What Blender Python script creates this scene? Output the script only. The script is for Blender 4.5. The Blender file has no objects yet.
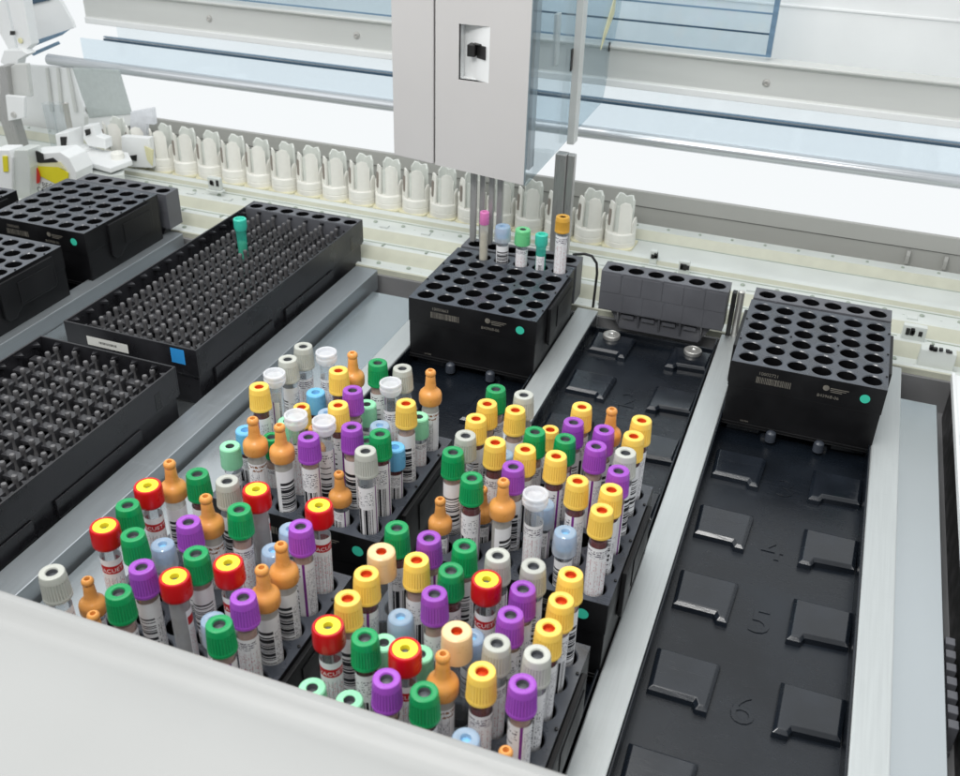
import bpy, math, random
from mathutils import Vector, Matrix
S = 0.022                      # one rack hole pitch (22 mm) in metres; all shapes below are given in pitches
PI = math.pi
sc = bpy.context.scene
COL = sc.collection
rnd = random.Random(7)

# ------------------------------------------------------------------ materials
def srgb(r, g, b):
    f = lambda c: (c / 255 / 12.92) if c / 255 <= 0.04045 else ((c / 255 + 0.055) / 1.055) ** 2.4
    return (f(r), f(g), f(b), 1)

def setin(n, key, v):
    if key in n.inputs: n.inputs[key].default_value = v

def mat(name, rgb, rough=0.4, metal=0.0, var=0.08, vscale=60.0, rvar=0.1, bump=0.0, bscale=900.0,
        stretch=(1, 1, 1), sss=0.0, coat=0.0, spec=0.5, alpha=1.0, trans=0.0, orand=0.0):
    m = bpy.data.materials.new(name); m.use_nodes = True
    nt = m.node_tree; N = nt.nodes; L = nt.links
    p = N['Principled BSDF']
    c = rgb if len(rgb) == 4 else (*rgb, 1)
    tc = N.new('ShaderNodeTexCoord'); mp = N.new('ShaderNodeMapping'); mp.inputs['Scale'].default_value = stretch
    L.new(tc.outputs['Object'], mp.inputs['Vector'])
    nz = N.new('ShaderNodeTexNoise'); nz.inputs['Scale'].default_value = vscale; nz.inputs['Detail'].default_value = 6
    L.new(mp.outputs[0], nz.inputs['Vector'])
    r1 = N.new('ShaderNodeMapRange'); r1.inputs['From Min'].default_value = .3; r1.inputs['From Max'].default_value = .7
    r1.inputs['To Min'].default_value = 1 - var; r1.inputs['To Max'].default_value = 1 + var
    L.new(nz.outputs['Fac'], r1.inputs['Value'])
    mx = N.new('ShaderNodeVectorMath'); mx.operation = 'SCALE'; mx.inputs[0].default_value = c[:3]
    if orand:
        oi = N.new('ShaderNodeObjectInfo'); ro = N.new('ShaderNodeMapRange'); ro.inputs['To Min'].default_value = 1 - orand; ro.inputs['To Max'].default_value = 1 + orand
        L.new(oi.outputs['Random'], ro.inputs['Value']); mo = N.new('ShaderNodeMath'); mo.operation = 'MULTIPLY'
        L.new(ro.outputs[0], mo.inputs[0]); L.new(r1.outputs[0], mo.inputs[1]); r1 = mo
    L.new(r1.outputs[0], mx.inputs['Scale']); L.new(mx.outputs[0], p.inputs['Base Color'])
    r2 = N.new('ShaderNodeMapRange'); r2.inputs['From Min'].default_value = .3; r2.inputs['From Max'].default_value = .7
    r2.inputs['To Min'].default_value = max(0.02, rough - rvar); r2.inputs['To Max'].default_value = rough + rvar
    L.new(nz.outputs['Fac'], r2.inputs['Value']); L.new(r2.outputs[0], p.inputs['Roughness'])
    p.inputs['Metallic'].default_value = metal
    if name.startswith(('brushed', 'lane', 'pad', 'rack_deck', 'grey_white')):      # hairline scratches in the gloss
        w2 = N.new('ShaderNodeTexNoise'); w2.inputs['Scale'].default_value = 35; w2.inputs['Detail'].default_value = 8; w2.inputs['Distortion'].default_value = 1.5
        m3 = N.new('ShaderNodeMapping'); m3.inputs['Scale'].default_value = (1.2, 9, 3); m3.inputs['Rotation'].default_value = (0, 0, .5); L.new(tc.outputs['Object'], m3.inputs[0]); L.new(m3.outputs[0], w2.inputs['Vector'])
        r3 = N.new('ShaderNodeMapRange'); r3.inputs['From Min'].default_value = .58; r3.inputs['From Max'].default_value = .72; r3.inputs['To Max'].default_value = .14; L.new(w2.outputs['Fac'], r3.inputs['Value'])
        sm = N.new('ShaderNodeMath'); sm.operation = 'ADD'; L.new(r2.outputs[0], sm.inputs[0]); L.new(r3.outputs[0], sm.inputs[1]); L.new(sm.outputs[0], p.inputs['Roughness'])
    setin(p, 'Specular IOR Level', spec)
    setin(p, 'Subsurface Weight', sss); setin(p, 'Subsurface Radius', (0.004, 0.003, 0.002)); setin(p, 'Subsurface Scale', 1.0)
    setin(p, 'Coat Weight', coat); setin(p, 'Coat Roughness', 0.15)
    setin(p, 'Alpha', alpha); setin(p, 'Transmission Weight', trans)
    if bump:
        n2 = N.new('ShaderNodeTexNoise'); n2.inputs['Scale'].default_value = bscale; n2.inputs['Detail'].default_value = 3
        L.new(mp.outputs[0], n2.inputs['Vector'])
        b = N.new('ShaderNodeBump'); b.inputs['Strength'].default_value = bump; b.inputs['Distance'].default_value = 0.0004
        L.new(n2.outputs['Fac'], b.inputs['Height']); L.new(b.outputs[0], p.inputs['Normal'])
    return m

def clear(name, tint, gloss=0.08, rough=0.06, milk=0.0, milkcol=(.8, .8, .8), ior=1.45):
    """thin clear plastic: tinted see-through, fresnel gloss, optional milky share"""
    m = bpy.data.materials.new(name); m.use_nodes = True
    nt = m.node_tree; N = nt.nodes; L = nt.links
    for n in list(N): N.remove(n)
    out = N.new('ShaderNodeOutputMaterial')
    tr = N.new('ShaderNodeBsdfTransparent'); tr.inputs[0].default_value = (*tint, 1)
    gl = N.new('ShaderNodeBsdfGlossy'); gl.inputs['Roughness'].default_value = rough; gl.inputs[0].default_value = (.95, .97, 1, 1)
    lw = N.new('ShaderNodeLayerWeight'); lw.inputs['Blend'].default_value = .5
    fr = N.new('ShaderNodeMath'); fr.operation = 'POWER'; fr.inputs[1].default_value = 4.0; L.new(lw.outputs['Facing'], fr.inputs[0])
    fm = N.new('ShaderNodeMath'); fm.operation = 'MULTIPLY'; fm.inputs[1].default_value = .35; L.new(fr.outputs[0], fm.inputs[0]); fr = fm
    df = N.new('ShaderNodeBsdfDiffuse'); df.inputs[0].default_value = (*milkcol, 1)
    tl = N.new('ShaderNodeBsdfTranslucent'); tl.inputs[0].default_value = (*milkcol, 1)
    md = N.new('ShaderNodeMixShader'); md.inputs[0].default_value = .45
    L.new(df.outputs[0], md.inputs[1]); L.new(tl.outputs[0], md.inputs[2])
    nz = N.new('ShaderNodeTexNoise'); nz.inputs['Scale'].default_value = 120
    tc = N.new('ShaderNodeTexCoord'); L.new(tc.outputs['Object'], nz.inputs['Vector'])
    mr = N.new('ShaderNodeMapRange'); mr.inputs['To Min'].default_value = milk * .8; mr.inputs['To Max'].default_value = min(1, milk * 1.2)
    L.new(nz.outputs['Fac'], mr.inputs['Value'])
    m1 = N.new('ShaderNodeMixShader'); L.new(mr.outputs[0], m1.inputs[0]); L.new(tr.outputs[0], m1.inputs[1]); L.new(md.outputs[0], m1.inputs[2])
    ad = N.new('ShaderNodeMath'); ad.operation = 'ADD'; ad.inputs[1].default_value = gloss * .3; L.new(fr.outputs[0], ad.inputs[0])
    m2 = N.new('ShaderNodeMixShader'); L.new(ad.outputs[0], m2.inputs[0]); L.new(m1.outputs[0], m2.inputs[1]); L.new(gl.outputs[0], m2.inputs[2])
    L.new(m2.outputs[0], out.inputs[0])
    return m

def label_mat(name, kind, seed):
    """paper label: UV u runs round the tube (0-1), v up it (0-1)"""
    m = bpy.data.materials.new(name); m.use_nodes = True
    nt = m.node_tree; N = nt.nodes; L = nt.links; p = N['Principled BSDF']; p.inputs['Roughness'].default_value = .45
    uv = N.new('ShaderNodeUVMap'); uv.uv_map = 'UVMap'; sp = N.new('ShaderNodeSeparateXYZ'); L.new(uv.outputs[0], sp.inputs[0])
    U, V = sp.outputs[0], sp.outputs[1]
    def M(op, a, b=None, c=None):
        n = N.new('ShaderNodeMath'); n.operation = op
        for i, x in enumerate((a, b, c)):
            if x is None: continue
            if isinstance(x, (int, float)): n.inputs[i].default_value = x
            else: L.new(x, n.inputs[i])
        return n.outputs[0]
    def box(x, a, b): return M('MULTIPLY', M('GREATER_THAN', x, a), M('LESS_THAN', x, b))
    def wn(x, n, off):      # one random value per stripe
        w = N.new('ShaderNodeTexWhiteNoise'); w.noise_dimensions = '1D'
        L.new(M('ADD', M('FLOOR', M('MULTIPLY', x, n)), off + seed * 31.7), w.inputs['W']); return w.outputs['Value']
    def wn2(x, nx, y, ny, off):
        w = N.new('ShaderNodeTexWhiteNoise'); w.noise_dimensions = '2D'; cb = N.new('ShaderNodeCombineXYZ')
        L.new(M('ADD', M('FLOOR', M('MULTIPLY', x, nx)), off + seed * 17.3), cb.inputs[0]); L.new(M('FLOOR', M('MULTIPLY', y, ny)), cb.inputs[1])
        L.new(cb.outputs[0], w.inputs['Vector']); return w.outputs['Value']
    def text(x, y, x0, x1, y0, y1, nx, ny, dens=.4):   # little letters: random marks in rows
        row = M('LESS_THAN', M('FRACT', M('MULTIPLY', y, ny)), .55)
        g = M('MULTIPLY', M('LESS_THAN', wn2(x, nx, y, ny * 3, 3), dens), row)
        g = M('MULTIPLY', g, M('GREATER_THAN', wn2(x, nx / 5, y, ny, 9), .22))
        return M('MULTIPLY', g, M('MULTIPLY', box(x, x0, x1), box(y, y0, y1)))
    paper = srgb(240, 240, 242)
    marks = []          # (mask, colour)
    if kind == 'ladder':      # bars across the tube
        marks.append((M('MULTIPLY', M('GREATER_THAN', wn(V, 74, 1), .5), M('MULTIPLY', box(U, .14, .60), box(V, .16, .78))), srgb(28, 28, 34)))
        marks.append((text(V, U, .2, .75, .63, .74, 110, 22), srgb(70, 70, 80)))
        marks.append((text(U, V, .76, .97, .2, .9, 60, 34), srgb(120, 110, 130)))
    elif kind == 'picket':    # bars along the tube
        marks.append((M('MULTIPLY', M('GREATER_THAN', wn(U, 66, 2), .5), M('MULTIPLY', box(U, .3, .72), box(V, .1, .62))), srgb(30, 30, 36)))
        marks.append((text(U, V, .28, .75, .68, .93, 90, 30), srgb(60, 60, 80)))
        marks.append((box(U, .80, .835), srgb(120, 40, 130)))
        marks.append((text(U, V, .02, .24, .1, .9, 60, 30, .3), srgb(120, 110, 130)))
    elif kind == 'printed':   # maker's label: pink rules and small print
        marks.append((M('MULTIPLY', M('LESS_THAN', M('FRACT', M('MULTIPLY', U, 9)), .05), box(V, .05, .8)), srgb(170, 140, 145)))
        marks.append((text(V, U, .06, .78, .03, .97, 110, 22, .2), srgb(190, 120, 130)))
        marks.append((text(U, V, .06, .9, .83, .96, 70, 28, .6), srgb(90, 80, 100)))
    elif kind == 'purple':
        marks.append((M('MULTIPLY', M('GREATER_THAN', wn(V, 64, 4), .5), M('MULTIPLY', box(U, .05, .38), box(V, .1, .75))), srgb(30, 28, 36)))
        marks.append((box(U, .50, .55), srgb(128, 40, 140)))
        marks.append((text(V, U, .08, .9, .58, .78, 120, 50), srgb(70, 60, 90)))
        marks.append((text(U, V, .1, .46, .8, .95, 60, 24), srgb(60, 60, 80)))
    elif kind == 'red':       # rules, pink print
        marks.append((M('MULTIPLY', M('LESS_THAN', M('FRACT', M('MULTIPLY', U, 14)), .12), box(V, .04, .74)), srgb(150, 150, 156)))
        marks.append((text(V, U, .05, .72, .02, .98, 100, 22, .2), srgb(205, 120, 130)))
        marks.append((M('MULTIPLY', box(V, .80, .915), box(U, .03, .97)), srgb(190, 20, 30)))
    elif kind == 'steel':     # white sticker with ruled lines
        marks.append((M('MULTIPLY', M('LESS_THAN', M('FRACT', M('MULTIPLY', U, 7)), .045), box(V, .05, .86)), srgb(130, 130, 136)))
        marks.append((text(U, V, .05, .95, .86, .97, 56, 14, .6), srgb(140, 90, 50)))
        marks.append((text(V, U, .1, .8, .3, .6, 100, 30, .3), srgb(110, 110, 120)))
    # faint creases and grime in the paper
    nz = N.new('ShaderNodeTexNoise'); nz.inputs['Scale'].default_value = 260; tc = N.new('ShaderNodeTexCoord'); L.new(tc.outputs['Object'], nz.inputs['Vector'])
    mr = N.new('ShaderNodeMapRange'); mr.inputs['To Min'].default_value = .94; mr.inputs['To Max'].default_value = 1.04; L.new(nz.outputs['Fac'], mr.inputs['Value'])
    sca = N.new('ShaderNodeVectorMath'); sca.operation = 'SCALE'; sca.inputs[0].default_value = paper[:3]; L.new(mr.outputs[0], sca.inputs['Scale'])
    cur = sca.outputs[0]
    for mask, colr in marks:
        mx = N.new('ShaderNodeMix'); mx.data_type = 'RGBA'; mx.inputs[7].default_value = colr
        L.new(mask, mx.inputs[0]); L.new(cur, mx.inputs[6]); cur = mx.outputs[2]
    L.new(cur, p.inputs['Base Color'])
    return m

M_ = {}
M_['deck'] = mat('rack_deck_plastic', (.046, .054, .070), .30, spec=.9, var=.3, vscale=40, rvar=.08, bump=.12)
M_['black'] = mat('black_moulded_plastic', (.007, .007, .008), .42, spec=.35, var=.35, vscale=25, rvar=.12, bump=.15)
M_['hole'] = mat('rack_well_plastic', (.006, .006, .007), .3, var=.2)
M_['lane'] = mat('lane_tray_plastic', (.007, .010, .015), .27, spec=.5, var=.4, vscale=14, rvar=.1, bump=.2, bscale=1600)
M_['pad'] = mat('pad_plastic', (.011, .015, .022), .22, spec=.7, var=.4, vscale=18, rvar=.08, bump=.1)
M_['tray'] = mat('tray_plastic', (.018, .018, .021), .32, spec=.45, var=.4, vscale=30, rvar=.14, bump=.25)
M_['traypin'] = mat('tray_pin_plastic', (.12, .118, .122), .2, var=.3, vscale=60, rvar=.12)
M_['trayweb'] = mat('tray_web_plastic', (.042, .042, .046), .26, var=.3)
M_['greyrack'] = mat('grey_block_plastic', (.115, .118, .132), .42, var=.15, vscale=20, rvar=.1, bump=.1)
M_['steel'] = mat('brushed_rail_steel', (.56, .59, .59), .42, metal=.6, var=.04, vscale=50, rvar=.05, bump=.12, bscale=500, stretch=(14, .35, 14))
M_['raildk'] = mat('brushed_dull_rail_steel', (.34, .37, .39), .42, metal=.65, var=.05, vscale=60, rvar=.06, bump=.15, bscale=500, stretch=(14, .35, 14))
M_['sheet'] = mat('dull_sheet_steel', (.56, .60, .62), .24, metal=.9, var=.03, vscale=5, rvar=.04, bump=.05, bscale=900, stretch=(3, .6, 1))
M_['polished'] = mat('polished_steel', (.66, .65, .62), .34, metal=.7, var=.05, rvar=.06)
M_['post'] = mat('gripper_steel', (.46, .46, .45), .36, metal=.55, var=.1, rvar=.1, stretch=(20, 20, 1))
M_['dark'] = mat('grey_base_paint', (.24, .24, .245), .5, var=.2, vscale=10)  # even grey paint of the machine bed
M_['cream'] = mat('cream_track_plastic', srgb(210, 215, 211), .38, var=.05, vscale=20, rvar=.1, bump=.25, bscale=400, sss=.03)
M_['slot'] = mat('slot_shade_grey', srgb(140, 132, 124), .5)
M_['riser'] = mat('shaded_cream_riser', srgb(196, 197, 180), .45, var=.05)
M_['studs'] = mat('grey_green_track_studs', srgb(158, 168, 156), .5)
M_['puck'] = mat('ivory_carrier_plastic', srgb(240, 239, 232), .42, orand=.04, var=.05, vscale=50, rvar=.08)
M_['puckback'] = mat('grey_green_carrier_plastic', srgb(222, 226, 220), .4, var=.08, vscale=50)
M_['puckskirt'] = mat('aged_cream_plastic', srgb(224, 220, 190), .5, var=.08, vscale=60)
M_['white'] = mat('white_machine_paint', srgb(238, 240, 240), .42, var=.03, vscale=12, rvar=.08, bump=.06, bscale=1500)
M_['cover'] = mat('grey_white_cover_paint', srgb(158, 159, 158), .42, var=.03, vscale=8, rvar=.05, bump=.08, bscale=2500)
M_['head'] = mat('light_grey_head_paint', srgb(204, 202, 201), .5, var=.02, vscale=8, rvar=.05, bump=.08, bscale=2500)
M_['seam'] = mat('dark_seam_rubber', (.03, .03, .032), .6)
M_['wallgrey'] = mat('grey_wall_paint', srgb(170, 170, 166), .5, var=.03, vscale=8, bump=.05)
M_['alu'] = mat('grey_beam_alloy', srgb(214, 216, 213), .42, metal=.1, var=.04, vscale=10, rvar=.06, stretch=(.4, 4, 4))
M_['rod'] = mat('satin_rod_alloy', srgb(206, 210, 214), .2, metal=.49, var=.02, rvar=.02, stretch=(.3, 4, 4))
M_['blackpart'] = mat('matt_black_clip', (.015, .015, .015), .4)
M_['teal'] = mat('teal_dot_sticker', srgb(60, 200, 170), .4, var=.03)
M_['blue'] = mat('blue_square_sticker', srgb(50, 150, 220), .4, var=.03)
M_['paper'] = mat('white_paper', srgb(232, 232, 226), .5, var=.03)
M_['ink'] = mat('black_print_ink', (.02, .02, .02), .5)
M_['ghost'] = mat('pale_grey_print', srgb(120, 116, 108), .5, var=.2, vscale=400)
M_['whiteink'] = mat('white_print_ink', srgb(240, 236, 236), .5)
M_['yellow'] = mat('yellow_sign_ink', srgb(226, 214, 40), .45, var=.03)
M_['redink'] = mat('red_sign_ink', srgb(205, 50, 40), .45, var=.03)
M_['tag'] = mat('pale_yellow_tag', srgb(226, 222, 180), .5)
M_['milky'] = clear('milky_grey_panel', (.88, .9, .9), gloss=.1, rough=.15, milk=.75, milkcol=srgb(214, 220, 218)[:3])
M_['lidglass'] = clear('sky_reflection_lid_glass', (.90, .945, .97), gloss=.10, rough=.05, milk=.08, milkcol=(.75, .86, .95))  # bluish tint puts the sky reflection into the glass colour
M_['lidglass2'] = clear('pale_lid_glass', (.95, .975, .985), gloss=.10, rough=.05, milk=.06, milkcol=(.9, .95, 1))
M_['glassedge'] = mat('blue_glass_edge', srgb(60, 84, 104), .2, var=.15, stretch=(.3, 3, 3))
M_['glassedge2'] = mat('dull_blue_glass_edge', srgb(112, 140, 164), .2, var=.15, stretch=(.3, 3, 3))
M_['sideglass'] = clear('smoked_side_acrylic', (.80, .85, .87), gloss=.12, rough=.04, milk=.07, milkcol=(.6, .7, .78))
M_['tubeclear'] = clear('clear_tube_plastic', (.90, .92, .93), gloss=.15, rough=.06, milk=.10, milkcol=(.8, .82, .84))
M_['tubefrost'] = clear('frosted_tube_plastic', (.86, .87, .88), gloss=.15, rough=.12, milk=.5, milkcol=(.72, .72, .72))
M_['tubecloud'] = clear('cloudy_tube_plastic', (.9, .9, .88), gloss=.15, rough=.1, milk=.6, milkcol=(.86, .84, .80))
M_['capclear'] = clear('clear_cap_plastic', (.94, .95, .96), gloss=.2, rough=.08, milk=.7, milkcol=(.96, .97, 1))
M_['capblue'] = clear('light_blue_cap_plastic', (.86, .94, .99), gloss=.15, rough=.1, milk=.8, milkcol=srgb(206, 230, 250)[:3])
M_['capskirt'] = clear('pale_translucent_skirt', (.90, .93, .98), gloss=.15, rough=.1, milk=.58, milkcol=srgb(236, 241, 248)[:3])
M_['tubeteal'] = clear('teal_tube_plastic', (.45, .92, .85), gloss=.15, rough=.08, milk=.55, milkcol=srgb(90, 215, 195)[:3])
M_['blood'] = mat('dark_red_blood', (.16, .012, .014), .15, var=.1)
M_['serum'] = mat('brown_pink_serum', srgb(206, 170, 156), .25, var=.15)
M_['darkwell'] = mat('dark_rubber_septum', (.10, .105, .115), .4, var=.2, vscale=300)
M_['orangewell'] = mat('orange_red_septum', srgb(205, 72, 26), .4, var=.1)
CAPC = dict(Y=(244, 203, 92), G=(8, 146, 82), P=(152, 72, 182), W=(182, 184, 176), R=(196, 8, 16), N=(232, 198, 150),
            O=(222, 154, 80), L=(112, 186, 230), M=(150, 222, 180), A=(216, 164, 62), K=(226, 128, 190), T=(70, 208, 184), D=(112, 205, 140))
for k, c in CAPC.items():
    M_['cap' + k] = mat('cap_plastic_' + dict(Y='yellow', G='green', P='purple', W='pale_grey', R='red', N='beige', O='orange', L='sky_blue',
        M='mint', A='amber', K='pink', T='turquoise', D='leaf_green')[k], srgb(*c), .30, var=.022, vscale=110, rvar=.08, sss=.0, bump=.06, bscale=1500, orand=.09)
M_['capblue2'] = mat('bright_blue_stopper', srgb(140, 200, 238), .35, var=.05)
M_['disc'] = mat('yellow_cap_disc', srgb(244, 226, 52), .42, var=.05, vscale=90, sss=.05)
LAB = {}
for i, k in enumerate(('ladder', 'ladder', 'picket', 'printed', 'purple', 'red', 'steel', 'picket')):
    LAB[i] = label_mat('tube_label_%s' % k, k, i)

# ------------------------------------------------------------------ mesh builder
class MB:
    def __init__(s): s.v = []; s.f = []; s.m = []; s.uv = {}
    def add(s, vs, fs, mi=0):
        o = len(s.v); s.v += [tuple(p) for p in vs]
        for f in fs: s.f.append(tuple(o + i for i in f)); s.m.append(mi)
        return o
    def box(s, x0, x1, y0, y1, z0, z1, mi=0):
        vs = [(x, y, z) for z in (z0, z1) for y in (y0, y1) for x in (x0, x1)]
        s.add(vs, [(0, 2, 3, 1), (4, 5, 7, 6), (0, 1, 5, 4), (2, 6, 7, 3), (0, 4, 6, 2), (1, 3, 7, 5)], mi)
    def lathe(s, prof, n=32, cx=0, cy=0, mi=0, rib=None, a0=0, a1=2 * PI, cap_top=False, cap_bot=False):
        """prof: list of (r,z) or (r,z,ribflag)"""
        full = abs(a1 - a0 - 2 * PI) < 1e-6
        cols = n if full else n + 1; o = len(s.v)
        for q in prof:
            r, z = q[0], q[1]; rf = len(q) > 2 and q[2]
            for k in range(cols):
                a = a0 + (a1 - a0) * k / n
                rr = r * (1 - (rib if (k % 3 == 0) else 0)) if (rf and rib) else r
                s.v.append((cx + rr * math.cos(a), cy + rr * math.sin(a), z))
        for i in range(len(prof) - 1):
            for k in range(n):
                k2 = (k + 1) % cols if full else k + 1
                s.f.append((o + i * cols + k, o + i * cols + k2, o + (i + 1) * cols + k2, o + (i + 1) * cols + k)); s.m.append(mi)
        if cap_top: s.f.append(tuple(o + (len(prof) - 1) * cols + k for k in range(cols))); s.m.append(mi)
        if cap_bot: s.f.append(tuple(o + k for k in reversed(range(cols)))); s.m.append(mi)
    def prism(s, poly, z0, z1, mi=0, axis='z', inset=0.0, ch=0.0):
        """extrude a CCW polygon; axis gives the extrusion direction. ch: chamfer depth at the z1 end"""
        n = len(poly)
        def P(p, z): return (p[0], p[1], z) if axis == 'z' else ((p[0], z, p[1]) if axis == 'y' else (z, p[0], p[1]))
        rings = [(poly, z0)]
        if ch:
            rings += [(poly, z1 - ch), (offset(poly, -inset), z1)]
        else: rings += [(poly, z1)]
        o = len(s.v)
        for pl, z in rings: s.v += [P(p, z) for p in pl]
        flip = axis == 'y'
        def F(t): s.f.append(tuple(reversed(t)) if flip else t); s.m.append(mi)
        for i in range(len(rings) - 1):
            for k in range(n):
                k2 = (k + 1) % n; F((o + i * n + k, o + i * n + k2, o + (i + 1) * n + k2, o + (i + 1) * n + k))
        F(tuple(o + k for k in reversed(range(n)))); F(tuple(o + (len(rings) - 1) * n + k for k in range(n)))
    def quadwall(s, poly, z0, z1): pass
    def build(s, name, mats, parent=None, smooth=True, bevel=0.0, loc=(0, 0, 0), rot=(0, 0, 0)):
        me = bpy.data.meshes.new(name)
        me.from_pydata([(x * S, y * S, z * S) for x, y, z in s.v], [], s.f)
        mats = mats if isinstance(mats, (list, tuple)) else [mats]
        for m in mats: me.materials.append(m)
        for p, mi in zip(me.polygons, s.m): p.material_index = mi
        me.validate(); me.update()
        if smooth:
            for p in me.polygons: p.use_smooth = True
            try: me.set_sharp_from_angle(angle=math.radians(32))
            except Exception: pass
        o = bpy.data.objects.new(name, me); COL.objects.link(o); o.location = tuple(c * S for c in loc); o.rotation_euler = rot
        if parent: o.parent = parent
        if bevel:
            b = o.modifiers.new('edge', 'BEVEL'); b.width = bevel * S; b.segments = 2; b.limit_method = 'ANGLE'; b.angle_limit = math.radians(40)
            b.harden_normals = False
        return o

def offset(poly, d):
    n = len(poly); out = []
    for i in range(n):
        p0, p1, p2 = Vector(poly[i - 1]), Vector(poly[i]), Vector(poly[(i + 1) % n])
        e1 = (p1 - p0).normalized(); e2 = (p2 - p1).normalized()
        n1 = Vector((e1.y, -e1.x)); n2 = Vector((e2.y, -e2.x)); b = (n1 + n2)
        b = b / max(.2, (1 + n1.dot(n2)))
        q = p1 + b * d; out.append((q.x, q.y))
    return out

def tag(o, label, cat, group=None, kind=None):
    o['label'] = label; o['category'] = cat
    if group: o['group'] = group
    if kind: o['kind'] = kind
    return o
def thing(name, loc, label, cat, group=None, rot=(0, 0, 0)):
    o = bpy.data.objects.new(name, None); COL.objects.link(o); o.location = tuple(c * S for c in loc); o.rotation_euler = rot
    o.empty_display_size = .01
    return tag(o, label, cat, group)
def struct(name, mb, m, **k):
    o = mb.build(name, m, **k); o['kind'] = 'structure'; return o
def copy_tree(o, parent=None):
    c = o.copy(); COL.objects.link(c)
    if parent: c.parent = parent
    for ch in kids.get(o.name, [x for x in bpy.data.objects if x.parent == o]): copy_tree(ch, c)
    return c
kids = {}
def register(o):       # remember the family of a prototype so copying is quick
    kids[o.name] = [x for x in bpy.data.objects if x.parent == o]
    for c in kids[o.name]: register(c)

def text_mesh(txt, size, extrude=0.0, spacing=1.0):
    """returns (verts, faces) of the words in pitches, lying in the xy plane, origin at left baseline"""
    cu = bpy.data.curves.new('t', 'FONT'); cu.body = txt; cu.size = size; cu.extrude = extrude; cu.space_character = spacing; cu.resolution_u = 3
    ob = bpy.data.objects.new('t', cu); COL.objects.link(ob)
    dg = bpy.context.evaluated_depsgraph_get(); dg.update()
    me = bpy.data.meshes.new_from_object(ob.evaluated_get(dg))
    v = [tuple(x.co) for x in me.vertices]; f = [tuple(p.vertices) for p in me.polygons]
    bpy.data.objects.remove(ob); bpy.data.curves.remove(cu); bpy.data.meshes.remove(me)
    return v, f

# ------------------------------------------------------------------ camera
f_px = 1003.872
Rm = [[0.9363496919, 0.3502017786, 0.0246570202], [-0.2033733145, 0.4838367394, 0.8511999204], [-0.2861617539, 0.8020353632, -0.5242620783]]
cam = bpy.data.cameras.new('camera'); co = bpy.data.objects.new('camera', cam); COL.objects.link(co)
cam.sensor_fit = 'HORIZONTAL'; cam.sensor_width = 36; cam.lens = f_px / 960 * 36; cam.clip_start = .005; cam.clip_end = 100
cam.dof.use_dof = True; cam.dof.focus_distance = .84; cam.dof.aperture_fstop = 16
mw = Matrix(((Rm[0][0], Rm[1][0], -Rm[2][0], 1.78232 * S), (Rm[0][1], Rm[1][1], -Rm[2][1], -38.75166 * S), (Rm[0][2], Rm[1][2], -Rm[2][2], 20.88467 * S), (0, 0, 0, 1)))
co.matrix_world = mw; sc.camera = co

# ------------------------------------------------------------------ tubes
def cap_ribbed(mb, zt, rt=.335, rb=.375, h=.88, hole=.15, n=90):
    mb.lathe([(hole, zt - .045), (hole + .02, zt - .008), (hole + .035, zt), (rt - .05, zt), (rt - .018, zt - .014), (rt - .003, zt - .05), (rt + .009, zt - .20), (rt + .013, zt - .215), (rt + .015, zt - .225, 1),
              (rb - .002, zt - h + .13, 1), (rb + .004, zt - h + .11), (rb + .004, zt - h + .03), (rb - .025, zt - h), (.27, zt - h)], n, rib=.045)
def std_body(t, zt, capbot, kind, li, content, level, rad=.28, la=(-2.3, 2.3), ltop=None, body='tubeclear'):
    mb = MB(); mb.lathe([(rad * .2, -1.6), (rad, -1.4), (rad, capbot + .12)], 24)
    mb.build('tube_body', M_[body], t)
    if content:
        mb = MB(); mb.lathe([(rad * .2, -1.55), (rad - .03, -1.35), (rad - .03, level - .03), (rad - .05, level), (.001, level)], 20)
        mb.build('sample_liquid', M_[content], t)
    if li is not None:
        ltop = capbot - .18 if ltop is None else ltop
        lab_patch(t, rad + .014, -.5, ltop, la, li)
def lab_patch(t, r, z0, z1, la, li, name='paper_label'):
    skew = rnd.uniform(-.05, .05)
    me = bpy.data.meshes.new(name); n = 20; v = []; f = []
    for j, z in enumerate((z0, z1)):
        for k in range(n + 1):
            a = -PI / 2 + la[0] + (la[1] - la[0]) * k / n
            v.append((r * math.cos(a) * S, r * math.sin(a) * S, (z + skew * math.sin(a * .5 + .7)) * S))
    for k in range(n): f.append((k, k + 1, n + 1 + k + 1, n + 1 + k))
    me.from_pydata(v, [], f); uvl = me.uv_layers.new(name='UVMap')
    for p in me.polygons:
        p.use_smooth = True
        for l in p.loop_indices:
            vi = me.loops[l].vertex_index; uvl.data[l].uv = ((vi % (n + 1)) / n, 1.0 if vi > n else 0.0)
    me.materials.append(LAB[li])
    o = bpy.data.objects.new(name, me); COL.objects.link(o); o.parent = t
    return o
def wrap_text(t, txt, size, r, zc, ang=-PI / 2, m='whiteink', name='label_lettering'):
    v, f = text_mesh(txt, size, spacing=1.05); w = max(p[0] for p in v); mb = MB()
    mb.add([(r * math.cos(ang + (x - w / 2) / r), r * math.sin(ang + (x - w / 2) / r), zc + y) for x, y, z in v], f)
    return mb.build(name, M_[m], t, smooth=False)

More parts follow.
